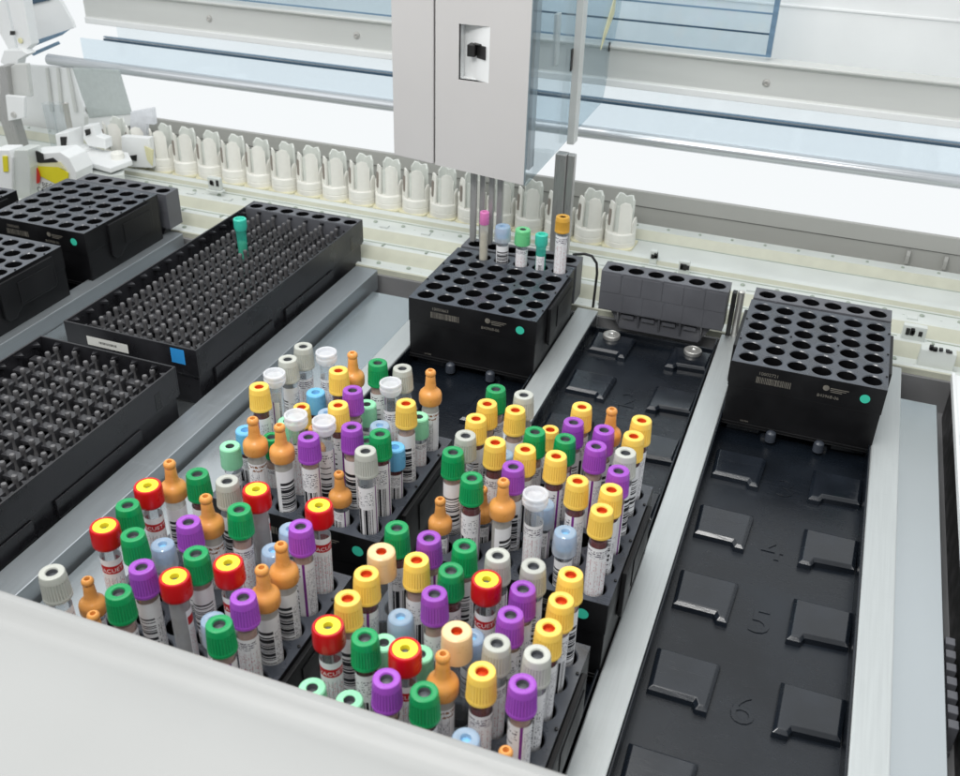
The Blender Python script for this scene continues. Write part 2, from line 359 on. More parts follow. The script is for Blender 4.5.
def make_tube(typ, tall, var):
    zt = 3.0 if tall else 1.85
    t = bpy.data.objects.new('sample_tube', None); COL.objects.link(t); t.empty_display_size = .01
    if typ in 'YGPW':
        h = .88 if tall else .78; k = 1 if tall else .88
        mb = MB(); cap_ribbed(mb, zt, .335 * k, .372 * k, h); c = mb.build('cap', M_['cap' + typ], t)
        mb = MB(); mb.lathe([(.15, zt - .045), (.146, zt - .17), (.09, zt - .15), (.001, zt - .13)], 28); mb.build('septum', M_['orangewell' if typ == 'Y' else 'darkwell'], c)
        li = [0, 1, 3, 2, 4, 7][var % 6]
        lvl = zt - h - .02 - .08 * (var % 3)
        cont = {'Y': 'serum' if var % 2 else 'blood', 'G': 'blood' if var % 2 else 'serum', 'P': 'serum', 'W': None}[typ]
        rot = [(-2.6, 2.6), (-2.2, 2.9), (-2.9, 2.3)][var % 3]
        std_body(t, zt, zt - h, 'std', li, cont, lvl, .28, rot, ltop=zt - h - .2 - .09 * (var % 3))
    elif typ == 'R':
        h = .64
        mb = MB(); mb.lathe([(.31, zt - .02), (.33, zt + .0), (.375, zt - .005), (.395, zt - .04), (.405, zt - .1, 1), (.41, zt - h + .12, 1), (.405, zt - h + .03), (.385, zt - h), (.28, zt - h)], 120, rib=.006)
        c = mb.build('cap', M_['capR'], t)
        mb = MB(); mb.lathe([(.12, zt - .2), (.125, zt - .012), (.31, zt - .012)], 40); mb.build('cap_disc', M_['disc'], c)
        mb = MB(); mb.lathe([(.13, zt - .17), (.05, zt - .12), (.001, zt - .12)], 24); mb.build('septum', M_['darkwell'], c)
        if var % 2 == 0:
            std_body(t, zt, zt - h, 'R', 5, None, 0, .27, (-2.7, 2.7), ltop=zt - h - .42, body='tubeclear')
            zl = zt - h - .42; H = zl + .5
            wrap_text(t, 'VACUETTE', .19, .287, -.5 + H * .829)
        else:
            std_body(t, zt, zt - h, 'R', 5, None, 0, .27, (.5, 3.3), ltop=zt - h - .42, body='tubefrost')
    elif typ == 'N':
        h = .86
        mb = MB(); mb.lathe([(.14, zt - .02), (.16, zt), (.33, zt), (.37, zt - .03), (.385, zt - .1), (.388, zt - .22), (.39, zt - .25, 1), (.40, zt - h + .14, 1), (.40, zt - h + .02), (.37, zt - h), (.28, zt - h)], 90, rib=.015)
        c = mb.build('cap', M_['capN'], t)
        mb = MB(); mb.lathe([(.14, zt - .03), (.135, zt - .18), (.1, zt - .15), (.001, zt - .13)], 24); mb.build('septum', M_['orangewell'], c)
        std_body(t, zt, zt - h, 'N', None, None, 0, .29)
    elif typ == 'O':
        zt = 3.16 if tall else 1.88
        k = 1.0 if tall else .92
        mb = MB()
        pr = [(.075, -.06), (.085, 0), (.13, 0), (.165, -.03), (.185, -.08), (.185, -.15), (.165, -.19), (.155, -.22), (.165, -.24), (.175, -.42), (.20, -.66), (.23, -.74), (.30, -.80), (.375, -.88), (.40, -.96),
              (.405, -1.00), (.405, -1.22), (.385, -1.29), (.27, -1.3)]
        mb.lathe([(r * k, zt + z * k) for r, z in pr], 48); mb.lathe([(.001, zt - .16), (.06, zt - .16), (.075 * k, zt - .06 * k)], 24)
        c = mb.build('nipple_cap', M_['capO'], t)
        if tall: std_body(t, zt, zt - 1.3, 'O', 6 if var % 2 else 1, None, 0, .29, (-2.6, 2.2) if var % 2 else (-1.0, 2.9), ltop=zt - 1.3 - .32, body='tubecloud')
        else: std_body(t, zt, zt - 1.2, 'O', 2, None, 0, .25, (-2.6, 2.2), ltop=zt - 1.4)
    elif typ == 'C':
        mb = MB(); mb.lathe([(.001, zt - .14), (.27, zt - .12), (.31, zt - .01), (.34, zt + .01), (.375, zt - .01), (.385, zt - .06), (.36, zt - .12), (.36, zt - .18), (.385, zt - .22), (.38, zt - .34), (.33, zt - .44), (.27, zt - .5)], 40)
        mb.build('clear_cap', M_['capclear'], t)
        std_body(t, zt, zt - .5, 'C', [4, 3, 2][var % 3], None, 0, .27, [(-1.2, 3), (-2.2, 2.2), (-3, 1)][var % 3], ltop=zt - 1.05)
    elif typ == 'B':
        mb = MB(); mb.lathe([(.12, zt - .2), (.13, zt - .01), (.15, zt), (.29, zt), (.325, zt - .03), (.325, zt - .3)], 48); c = mb.build('cap', M_['capblue'], t)
        mb = MB(); mb.lathe([(.33, zt - .04), (.34, zt - .1), (.355, zt - .2, 1), (.37, zt - .72, 1), (.36, zt - .78), (.27, zt - .78)], 66, rib=.03); mb.build('cap_skirt', M_['capskirt'], c)
        mb = MB(); mb.lathe([(.13, zt - .14), (.001, zt - .12)], 24); mb.build('septum', M_['capblue2'], c)
        mb = MB(); mb.lathe([(.29, zt - .3), (.27, zt - .6), (.001, zt - .6)], 32); mb.build('stopper', M_['capblue2'], c)
        std_body(t, zt, zt - .78, 'B', [1, 2][var % 2], None, 0, .26, (-2.4, 2.4), ltop=zt - .98)
    elif typ in 'LMD':
        rt = .335
        mb = MB(); mb.lathe([(.14, zt - .02), (.155, zt), (rt - .03, zt), (rt, zt - .04), (rt + .006, zt - .2), (rt + .01, zt - .22, 1), (rt + .022, zt - .72, 1), (rt + .012, zt - .78), (.25, zt - .78)], 66, rib=.03); c = mb.build('cap', M_['cap' + typ], t)
        mb = MB(); mb.lathe([(.14, zt - .03), (.137, zt - .2), (.001, zt - .17)], 24); mb.build('septum', M_['darkwell' if typ != 'L' else 'capblue2'], c)
        std_body(t, zt, zt - .78, 'M', [3, 2][var % 2], 'blood' if typ == 'L' else None, zt - .85, .25, (-2.5, 2.3), ltop=zt - 1.0)
    elif typ == 'K':     # slim pink capped tube
        zt = 2.44
        mb = MB(); mb.lathe([(.07, zt - .02), (.08, zt), (.15, zt), (.175, zt - .03), (.185, zt - .62), (.17, zt - .65)], 32); mb.lathe([(.001, zt - .15), (.07, zt - .15), (.07, zt - .02)], 24)
        mb.build('cap', M_['capK'], t); std_body(t, zt, zt - .65, 'K', None, 'serum2', zt - 1.1, .16, body='tubecloud')
    elif typ == 'A':
        zt = 2.85
        mb = MB(); cap_ribbed(mb, zt, .30, .32, .8, .13); c = mb.build('cap', M_['capA'], t)
        mb = MB(); mb.lathe([(.13, zt - .2), (.001, zt - .18)], 24); mb.build('septum', M_['orangewell'], c)
        std_body(t, zt, zt - .8, 'A', 3, None, 0, .25, (-2.6, 2.6), ltop=zt - .95)
    elif typ == 'T':
        zt = 1.76
        mb = MB(); mb.lathe([(.14, zt - .1), (.15, zt), (.24, zt), (.28, zt - .03), (.285, zt - .5), (.24, zt - .62)], 40); mb.lathe([(.001, zt - .12), (.14, zt - .1)], 24)
        mb.build('cap', M_['capT'], t); std_body(t, zt, zt - .62, 'T', 2, None, 0, .22, (-.9, .9), ltop=zt - 1.1, body='tubeteal')
    return t
M_['serum2'] = mat('pale_straw_serum', srgb(214, 208, 180), .3)

TUBES = {
 'T1': 'W05t W04t C15t C03t Y02t L14s Y13s B23s C21t C31t Y32t Y24t O25t G35t W45t C44t O55t P33t M34s Y53t M54s B43s P41t G51t L52s G42s W50t O40s O10t O20t P30t O22s M12s G11s L01s M00s',
 'T2': 'G05t W15t Y04t Y14t Y03t W02t G23t Y12t Y22t G01t P21t G10t B13s Y35t Y25s P34t P44t O45t Y55t Y54t G33t P43t W53t P52t Y32t Y41t Y51t O00s O20t O11s C30t B31s B40s Y50t',
 'T3': 'R04t O05t G15t W25t O24t G34t P23t G03t R02t G12t W00t O01s G20t P21t O10s B13s G32t R31t R42t P51t R35t R55t P54t B45s B44s O53t O52t G50t B41s',
 'T4': 'R01t Y03t Y02t G11t M12s M00s M10s P20t G05t N04t Y14t P15t G24t P23t B13s R34t N32t B33s M22s R21t O31t W42t G25t W35t W45t Y55t Y54t Y53t P44t P43t W52t Y41t P51t G30t B40s O50s',
 'R3': 'K15t B25s D35s T45s A55t'}
ORG = {'T1': (-14.92, -16.18), 'T2': (-7.45, -16.19), 'T3': (-15.0, -24.12), 'T4': (-7.52, -24.18), 'R3': (-14.87, 0.05), 'R4': (0, 0), 'R1': (-39.42, .10), 'R5': (-39.42, -7.85), 'R6': (-46.9, -2.6)}
RN = {'T1': 'rear left full rack', 'T2': 'rear right full rack', 'T3': 'front left full rack', 'T4': 'front right full rack', 'R3': 'rack beneath gripper head'}
CN = dict(Y='yellow ribbed cap', G='green ribbed cap', P='purple ribbed cap', W='pale grey cap', R='red cap, yellow disc', N='beige cap', O='orange nipple cap', C='clear open cap',
          B='translucent blue cap', L='sky blue cap', M='mint cap', K='slim pink cap', D='light green cap', T='turquoise cap', A='amber cap')
ORD = ['first', 'second', 'third', 'fourth', 'fifth', 'sixth']
protos = {}; seen = {}
R35t = None
for rk, lst in TUBES.items():
    for it in lst.split():
        typ, i, j, tall = it[0], int(it[1]), int(it[2]), it[3] == 't'
        n = seen.get(typ, 0); seen[typ] = n + 1
        nv = {'Y': 6, 'G': 6, 'P': 6, 'W': 6, 'R': 2, 'O': 2, 'C': 3, 'B': 2, 'L': 2, 'M': 2}.get(typ, 1)
        var = rnd.randrange(nv)
        if typ == 'R': var = {(3, 1): 1, (3, 5): 1}.get((i, j), 0) if rk == 'T3' else 0
        key = (typ, tall, var)
        if key not in protos:
            t = make_tube(*key); register(t); protos[key] = t
        else: t = copy_tree(protos[key])
        x0, y0 = ORG[rk]
        t.location = ((x0 + i) * S, (y0 + j) * S, 0)
        turn = rnd.uniform(-.5, 1.1) if typ != 'R' else rnd.choice((.3, .65, .9, 1.2))
        t.rotation_euler = (rnd.uniform(-.012, .012), rnd.uniform(-.012, .012), turn)
        lab = '%s tube%s, %s row, %s from left, %s' % (CN[typ], '' if tall or typ in 'BLMDT' else ' (short)', ORD[j], ORD[i], RN[rk])
        if rk == 'R3': t.scale = ((1.32, 1.32, 1) if typ == 'K' else (1.12, 1.12, 1))
        tag(t, lab, 'test tube', {'Y': 'yellow capped', 'G': 'green capped', 'P': 'purple capped', 'W': 'grey capped', 'R': 'red and yellow capped', 'O': 'orange nipple capped',
            'C': 'clear capped', 'B': 'light blue capped', 'L': 'sky blue capped', 'M': 'mint capped', 'N': 'beige capped'}.get(typ, 'single coloured') + ' tubes in the racks')

# ------------------------------------------------------------------ racks
def hole_deck(mb, nx, ny, r=.375, x0=0., y0=0., zt=0., depth=2.2, ex=.62, seg=24):
    """plate with round wells; material 0 deck, 1 well"""
    for i in range(nx):
        for j in range(ny):
            cx, cy = x0 + i, y0 + j
            lx = cx - .5 if i else cx - ex; hx = cx + .5 if i < nx - 1 else cx + ex
            ly = cy - .5 if j else cy - ex; hy = cy + .5 if j < ny - 1 else cy + ex
            outer = []; inner = []
            for k in range(seg):
                a = 2 * PI * (k + .5) / seg; c, s_ = math.cos(a), math.sin(a)
                sx = (hx - cx) / c if c > 0 else (lx - cx) / c
                sy = (hy - cy) / s_ if s_ > 0 else (ly - cy) / s_
                t = min(sx, sy); outer.append((cx + c * t, cy + s_ * t, zt)); inner.append((cx + (r + .025) * c, cy + (r + .025) * s_, zt))
            # true corners
            fs = []
            vs = outer + inner
            for k in range(seg):
                k2 = (k + 1) % seg; fs.append((k, k2, seg + k2, seg + k))
            base = mb.add(vs, fs, 0)
            corner = [(lx, ly), (hx, ly), (hx, hy), (lx, hy)]
            for (qx, qy) in corner:
                best = None
                for k in range(seg):
                    k2 = (k + 1) % seg; a_, b_ = outer[k], outer[k2]
                    if (abs(a_[0] - qx) < 1e-6 and abs(b_[1] - qy) < 1e-6) or (abs(a_[1] - qy) < 1e-6 and abs(b_[0] - qx) < 1e-6): best = (k, k2)
                if best:
                    o = mb.add([outer[best[0]], (qx, qy, zt), outer[best[1]]], [(0, 1, 2)], 0)
            mb.lathe([(r + .025, zt), (r - .01, zt - .045)], seg, cx, cy, 0, a0=PI / seg, a1=PI / seg + 2 * PI)
            mb.lathe([(r - .01, zt - .045), (r - .02, zt - .9), (r - .06, zt - depth), (.01, zt - depth - .1)], seg, cx, cy, 1, a0=PI / seg, a1=PI / seg + 2 * PI)

def text_on_front(mb, txt, size, x, z, y):
    v, f = text_mesh(txt, size); mb.add([(x + p[0], y, z + p[1]) for p in v], f)
rackproto = None
def make_rack(serial):
    t = thing('tube_rack', (0, 0, 0), 'x', 'rack')
    mb = MB(); hole_deck(mb, 6, 6, r=.40); 
    # small locating pegs between the wells
    for (px, py) in ((1.5, 2.5), (3.5, 2.5), (5.55, .5), (5.55, 2.5), (5.55, 4.5), (-.55, 1.5), (-.55, 3.5)):
        mb.lathe([(.05, .0), (.045, .05), (.001, .06)], 10, px, py, 1)
    mb.build('deck', [M_['deck'], M_['hole']], t)
    mb = MB(); e = .62
    mb.box(-e, 5 + e, -e, 5 + e, -1.15, -.004)            # upper band (well walls fill it)
    mb.v = [(x, y, z) for x, y, z in mb.v]
    b = MB()
    # open-topped shell: four walls with a step
    def ring(o, z0, z1, t_):
        b.box(-o, 5 + o, -o, -o + t_, z0, z1); b.box(-o, 5 + o, 5 + o - t_, 5 + o, z0, z1)
        b.box(-o, -o + t_, -o + t_, 5 + o - t_, z0, z1); b.box(5 + o - t_, 5 + o, -o + t_, 5 + o - t_, z0, z1)
    ring(.62, -1.2, -.003, .08); ring(.595, -2.93, -1.2, .06); ring(.63, -3.0, -2.93, .1); ring(.60, -3.06, -3.0, .06); ring(.63, -3.12, -3.06, .1)
    b.box(-.5, 5.5, -.5, 5.5, -3.1, -3.0)
    b.build('body', M_['black'], t, smooth=False, bevel=.02)
    for sx in (-1, 1):
        m = MB(); X = 5.62 if sx > 0 else -.62
        poly = [(1.1, -.15), (1.1, -1.9), (1.3, -2.15), (1.75, -2.15), (1.95, -1.95), (2.3, -1.75), (4.6, -1.75), (4.75, -1.6), (4.75, -.15)]
        poly = [(y, z) for y, z in poly]
        x0, x1 = (X, X + .16) if sx > 0 else (X - .16, X)
        m.prism(poly[::-1] if True else poly, x0, x1, axis='x')
        o = m.build('side_flap', M_['black'], t, smooth=False, bevel=.03)
        o.rotation_euler = (0, 0, 0)
        m = MB(); xx = (x1 + .0, x1 + .03) if sx > 0 else (x0 - .03, x0)
        m.prism([(2.2, -.5), (4.5, -.5), (4.5, -1.6), (2.2, -1.6)][::-1], xx[0], xx[1], axis='x')
        m.build('flap_panel', M_['black'], o, smooth=False, bevel=.02)
    mb = MB(); n = 28; y = -.62
    mb.add([(4.86 + .2 * math.cos(2 * PI * k / n), y - .006, -.58 + .2 * math.sin(2 * PI * k / n)) for k in range(n)], [tuple(range(n))])
    mb.build('dot_sticker', M_['teal'], t, smooth=False)
    mb = MB(); text_on_front(mb, serial, .21, .55, -.42, y - .006); mb.build('serial_number', M_['ghost'], t, smooth=False); mb = MB()
    x = .5; r = random.Random(serial)
    while x < 1.9:
        w = r.choice((.02, .03, .045)); mb.add([(x, y - .006, -.82), (x + w, y - .006, -.82), (x + w, y - .006, -.52), (x, y - .006, -.52)], [(0, 1, 2, 3)]); x += w + r.choice((.02, .03, .04))
    mb.build('barcode', M_['ghost'], t, smooth=False); mb = MB(); n = 16
    mb.add([(3.3 + .13 * math.cos(2 * PI * k / n), y - .006, -.42 + .13 * math.sin(2 * PI * k / n)) for k in range(n)], [tuple(range(n))])
    for q, (a_, b_) in enumerate(((3.47, 4.2), (3.47, 4.1), (3.5, 3.95))):
        mb.add([(a_, y - .006, -.42 - q * .08), (b_, y - .006, -.42 - q * .08), (b_, y - .006, -.385 - q * .08), (a_, y - .006, -.385 - q * .08)], [(0, 1, 2, 3)])
    mb.build('round_emblem', M_['ghost'], t, smooth=False); mb = MB()
    text_on_front(mb, 'B43968-06', .2, 3.0, -.88, y - .006)
    mb.build('catalogue_number', M_['ghost'], t, smooth=False); mb = MB()
    text_on_front(mb, '101984', .12, .15, -2.86, -.60)
    mb.build('mould_number', M_['ghost'], t, smooth=False)
    for fx in (1.55, 3.55):
        mb = MB(); mb.lathe([(.22, -3.45), (.22, -3.12), (.2, -3.05), (.12, -2.98), (.001, -2.96)], 20, fx, -.72); mb.build('foot', M_['deck'], t)
    return t
RACKS = [('R4', '10002721', 'empty black tube rack alone in the rightmost lane'), ('R3', '10000663', 'black tube rack beneath the gripper head holding five tubes'),
         ('R1', '10000605', 'empty black rack at left with teal dot, nearest the yellow sign'), ('R5', '10000605', 'empty black rack cut off by left edge, in front of another rack'),
         ('R6', '10000605', 'sliver of black rack at far left edge behind the others'),
         ('T1', '10000605', 'rear left black rack crowded with capped tubes'), ('T2', '10000605', 'rear right black rack crowded with capped tubes'),
         ('T3', '10000605', 'front left black rack crowded with capped tubes'), ('T4', '10000605', 'front right black rack crowded with capped tubes')]
rp = None
for k, ser, lab in RACKS:
    if ser == '10000605' and rp: t = copy_tree(rp)
    else:
        t = make_rack(ser)
        if ser == '10000605': rp = t; register(t)
    t.location = (ORG[k][0] * S, ORG[k][1] * S, 0)
    tag(t, lab, 'rack', 'black tube racks in the lanes')

def make_block(x, y, z, label):
    t = thing('well_block', (x, y, z), label, 'rack', 'single row well blocks behind the racks')
    mb = MB(); hole_deck(mb, 6, 1, r=.395, ex=.6, depth=1.6, seg=24); mb.build('deck', [M_['greyrack'], M_['hole']], t)
    b = MB()
    for (x0, x1, y0, y1) in ((-.6, 5.6, -.6, -.5), (-.6, 5.6, .5, .6), (-.6, -.5, -.5, .5), (5.5, 5.6, -.5, .5)): b.box(x0, x1, y0, y1, -2.1, -.003)
    for k in range(6): b.box(-.58 + k * 1.03, .42 + k * 1.03, -.625, -.6, -1.1, -.12)      # raised panels
    for k in range(6): b.box(-.35 + k * 1.02, .6 + k * 1.0, -.615, -.6, -2.05, -1.14)
    for k in (1, 3, 5): b.box(k - .62, k - .5, -.64, -.6, -.12, -.02)
    b.build('body', M_['greyrack'], t, smooth=False, bevel=.02)
    s_ = MB(); s_.prism([(-.1, -2.1), (5.1, -2.1), (4.5, -3.15), (.5, -3.15)][::-1], -.25, .5, axis='y')
    for k in range(5): s_.prism([(-.55, -2.1), (-.25, -2.1), (-.25, -3.0)], .35 + k * 1.05, .45 + k * 1.05, axis='x')
    for k in range(4): s_.box(.55 + k * 1.05, 1.2 + k * 1.05, -.4, -.25, -2.5, -2.3)
    s_.build('stand', M_['greyrack'], t, smooth=False, bevel=.015)
    return t
make_block(-7.33, 6.4, .05, 'grey six-well block standing alone at the end of an empty lane')
make_block(0.03, 6.45, 0, 'grey six-well block touching back of the rightmost rack')
make_block(-14.85, 6.6, -.05, 'grey six-well block behind the rack under gripper head')
make_block(-39.3, 6.9, -.25, 'grey six-well block behind the far left rack')

# ------------------------------------------------------------------ lanes
PADL = [(-.36, -.05), (-.33, -1.75), (1.03, -1.75), (1.17, -2.02), (1.5, -2.02), (1.6, 0)]
PADL = [(-.42, 0), (-.36, -1.8), (1.05, -1.8), (1.17, -2.05), (1.48, -2.05), (1.58, 0)]
PADR = [(3.53, 0), (3.49, -2.05), (3.9, -2.05), (4.02, -1.78), (5.40, -1.68), (5.46, 0)]
def lane(x, label, npad, nums, knobs=False, ymin=-30.0):
    t = thing('lane_tray', (x, 0, 0), label, 'tray', 'black lane trays between the rails')
    b = MB(); b.box(-.66, 5.52, ymin, 6.3, -3.75, -3.6)
    b.box(-.70, -.62, ymin, 6.3, -3.75, -2.72); b.box(5.47, 5.55, ymin, 6.3, -3.75, -2.72)
    b.box(-.62, 5.47, 6.2, 6.34, -3.75, -3.35)
    b.build('floor_plate', M_['lane'], t, smooth=False, bevel=.03)
    for k in range(npad):
        y = 5.78 - 4.06 * k
        for side, P in ((0, PADL), (1, PADR)):
            p = MB(); pl = [(a, b_) for a, b_ in P]
            outer = offset(pl, .05); mid = offset(pl, .02); n = len(pl)
            o = len(p.v)
            for ring_, z in ((outer, -3.61), (mid, -3.40), (offset(pl, -.10), -3.29)): p.v += [(a, b_, z) for a, b_ in ring_]
            for i in range(2):
                for q in range(n):
                    q2 = (q + 1) % n; p.f.append((o + i * n + q, o + i * n + q2, o + (i + 1) * n + q2, o + (i + 1) * n + q)); p.m.append(0)
            p.f.append(tuple(o + 2 * n + q for q in range(n))); p.m.append(0)
            po = p.build('pad', M_['pad'], t, smooth=False, bevel=.025, loc=(0, y, 0))
            if knobs and k == 0:
                q = MB(); q.lathe([(.42, -3.3), (.44, -3.16), (.42, -3.11), (.38, -3.09), (.35, -3.11), (.16, -3.11), (.13, -3.15), (.001, -3.15)], 32, .42 if side == 0 else 4.52, 5.36 - 5.78)
                q.build('screw_knob', M_['polished'], po)
    for num, yy in nums:
        v, f = text_mesh(num, 1.75); w = max(q[0] for q in v); h = max(q[1] for q in v)
        m = MB(); m.add([(2.5 - w / 2 + q[0], yy - h / 2 + q[1], -3.585) for q in v], f)
        o = m.build('numeral', M_['lane'], t, smooth=False)
        sol = o.modifiers.new('raise', 'SOLIDIFY'); sol.thickness = .035 * S; sol.offset = 0
        bv = o.modifiers.new('edge', 'BEVEL'); bv.width = .02 * S; bv.segments = 2
    return t
lane(0, 'black tray of rightmost lane with moulded numerals 3, 4, 5, 6', 8, [('3', -3.75), ('4', -7.8), ('5', -11.8), ('6', -15.85)])
lane(-7.43, 'black tray of second lane from right with two steel knobs', 8, [('2', .35)], knobs=True)
lane(-14.87, 'black tray below the gripper head and the left tube racks', 8, [])
lane(-39.42, 'black tray below the racks at the far left', 4, [], ymin=-14)
lane(-46.9, 'black tray at the extreme left edge under a cut-off rack', 3, [], ymin=-12)

def rail(x0, x1, label, y0=-30, y1=6.8, mm='steel'):
    b = MB(); b.box(x0, x1, y0, y1, -3.9, -2.7)
    o = b.build('guide_rail', M_[mm], smooth=False, bevel=.05); tag(o, label, 'rail', 'steel guide rails between lanes')
rail(5.56, 6.68, 'steel guide rail on the right side of rightmost lane')
rail(-1.80, -.71, 'steel guide rail between second lane from right and rightmost lane')
rail(-9.23, -8.12, 'steel guide rail running from the gripper head rack past the crowded racks')
rail(-16.7, -15.58, 'steel guide rail left of the rack beneath gripper head')
rail(-22.0, -20.65, 'dull steel guide rail right of the two large pin trays', mm='raildk')
rail(-34.2, -33.25, 'dull steel guide rail between far left racks and pin trays', mm='raildk', y0=-20)
rail(-41.7, -40.6, 'steel guide rail at far left, mostly hidden by racks', mm='raildk', y0=-14)
def sheet(x0, x1, y0, y1, label, z=-3.5):
    b = MB(); b.box(x0, x1, y0, y1, z - .3, z); o = b.build('sheet_panel', M_['sheet'], smooth=False, bevel=.03); tag(o, label, 'panel', 'flat sheet steel panels')
sheet(-20.45, -16.74, -30, 5.7, 'smooth steel panel left of the crowded tube racks')
sheet(6.72, 8.42, -30, 5.3, 'reflective steel panel along the right side')
sheet(-33.2, -22.1, -26, 6.3, 'steel panel under the two large pin trays')

bed = MB(); bed.box(-62, 14, -34, 7.4, -5.3, -5.0); struct('machine_bed', bed, M_['dark'], smooth=False)
b = MB(); b.box(-62, 14, 7.3, 7.5, -5.0, -3.3); struct('bed_back_step', b, M_['dark'], smooth=False)
b = MB(); b.box(9.02, 13.5, -30, 6.9, -5.0, -3.0); struct('side_pit_wall', b, M_['blackpart'], smooth=False)
# white frame and dark slot at the right edge
b = MB(); b.box(8.85, 9.0, -9, 6.9, -2.85, -2.5); b.box(9.0, 12, -9, 6.9, -2.8, -2.6)
tag(b.build('side_frame', M_['white'], smooth=False, bevel=.03), 'white frame edge rising at the right side of the picture', 'frame')
t = thing('cable_comb', (8.62, -12, -4.9), 'grey slotted comb in the dark gap beside right panel', 'duct')
b = MB(); b.box(-.12, .2, -2.2, 2.2, 0, .2); b.build('comb_base', M_['greyrack'], t, smooth=False)
for k in range(7):
    b = MB(); b.box(-.1, .22, -2.1 + k * .62, -1.75 + k * .62, .2, 1.2); b.build('comb_tooth', M_['greyrack'], t, smooth=False, bevel=.03)

# ------------------------------------------------------------------ big pin trays
def pin_tray(x0, y1, ncol, nrow, label, rear_wells=False, web=-1.22):
    W = 6.95; px = W / ncol; Lr = nrow * 1.0 + .1
    t = thing('pin_tray', (x0, y1, 0), label, 'tray', 'large black pin trays')
    zt = -.6
    b = MB(); T_ = .09
    b.box(0, W, -Lr, -Lr + T_, -1.95, zt); b.box(0, W, -T_, 0, -1.95, zt); b.box(0, T_, -Lr + T_, -T_, -1.95, zt); b.box(W - T_, W, -Lr + T_, -T_, -1.95, zt)
    b.box(.12, W - .12, -Lr + .12, -.12, -3.45, -1.97)     # narrower lower body
    for (a, c) in ((-Lr + 1.2, -Lr + 6.2), (-Lr + 7.4, -Lr + 12.4)): b.box(W - .12, W + .02, a, c, -2.9, -2.1)
    b.box(W - .1, W + .012, -1.6, -1.2, -1.9, -1.1, 1)
    b.build('body', [M_['tray'], M_['hole']], t, smooth=False, bevel=.02)
    ye = -1.05 if rear_wells else -.05
    p = MB(); h = MB()
    rows = nrow - (1 if rear_wells else 0)
    for i in range(ncol):
        for j in range(rows):
            cx = (i + .5) * px; cy = ye - .5 - j
            # web between the wells and the dark well mouth
            p.box(cx - .36 * px, cx + .36 * px, cy - .5, cy - .12, web - .14, web, 2)
            h.box(cx - .5 * px + .02, cx + .5 * px - .02, cy - .17, cy + .5, -1.95, -1.90)
            p.box(cx - .40 * px, cx - .34 * px, cy - .17, cy + .5, -1.9, -1.54); p.box(cx + .34 * px, cx + .40 * px, cy - .17, cy + .5, -1.9, -1.54)
            h.box(cx - .2, cx + .2, cy + .08, cy + .15, -1.9, -1.62)
    for i in range(1, ncol):
        for j in range(rows * 2):
            cx = i * px; cy = ye - .25 - j * .5
            r_ = .118
            p.lathe([(r_ * 1.25, -1.6), (r_ * .85, -1.3), (r_ * .85, -1.02), (r_, -.97), (r_, -.88), (r_ * .8, -.82), (r_ * .4, -.79), (.001, -.785)], 10, cx, cy, 1)
            p.box(cx - .065, cx + .065, cy - .25, cy + .25, -1.75, web + .10, 2)
    for j in range(rows * 2):      # brackets on the long walls
        if j % 2: continue
        cy = ye - .5 - j * .5
        for sx, xw in ((1, T_), (-1, W - T_)):
            p.prism([(xw, cy - .2), (xw + .34 * sx, cy), (xw, cy + .2)][::sx], -.84, -.72); p.box(min(xw, xw + .12 * sx), max(xw, xw + .12 * sx), cy - .035, cy + .035, -1.6, -.84)
    for i in range(1, ncol):
        for yw, sy in ((-Lr + T_, 1), (ye if rear_wells else -T_, -1)):
            p.prism([(i * px - .15, yw), (i * px + .15, yw), (i * px, yw + .28 * sy)][::sy], -.84, -.72)
    p.box(.05, W - .05, -Lr + .05, -.05, -2.05, -1.96)
    p.build('pin_grid', [M_['tray'], M_['traypin'], M_['trayweb']], t)
    h.build('wells', M_['hole'], t, smooth=False)
    if rear_wells:
        r = MB(); k0 = [(q + .5) * px for q in range(ncol)]
        hole_deck(r, ncol, 1, r=.38, x0=0, y0=0, zt=0, depth=.9, ex=.49)
        r.v = [((.5 + x) * px, -.55 + y * .95, zt - .01 + z) for x, y, z in r.v]
        r.box(.05, W - .05, -1.08, -1.03, -1.95, zt - .02)
        r.build('rear_wells', [M_['greyrack'], M_['hole']], t)
    return t, W, Lr
t, W, Lr = pin_tray(-29.2, 8.35, 7, 16, 'large black pin tray at rear holding one turquoise tube', True, web=-1.42)
m = MB(); y = -Lr - .006
m.add([(1.15, y, -1.55), (3.35, y, -1.55), (3.35, y, -1.10), (1.15, y, -1.10)], [(0, 1, 2, 3)]); lb = m.build('paper_label', M_['paper'], t, smooth=False)
m = MB(); r = random.Random(4); x = 1.8
while x < 2.75:
    w = r.choice((.03, .05)); m.add([(x, y - .004, -1.38), (x + w, y - .004, -1.38), (x + w, y - .004, -1.27), (x, y - .004, -1.27)], [(0, 1, 2, 3)]); x += w + .03
m.build('printed_code', M_['ink'], lb, smooth=False)
m = MB(); m.add([(5.62, y, -1.45), (6.32, y, -1.45), (6.32, y, -.72), (5.62, y, -.72)], [(0, 1, 2, 3)]); m.build('square_sticker', M_['blue'], t, smooth=False)
pin_tray(-29.2, -9.2, 7, 15, 'large black pin tray in the left foreground, empty')
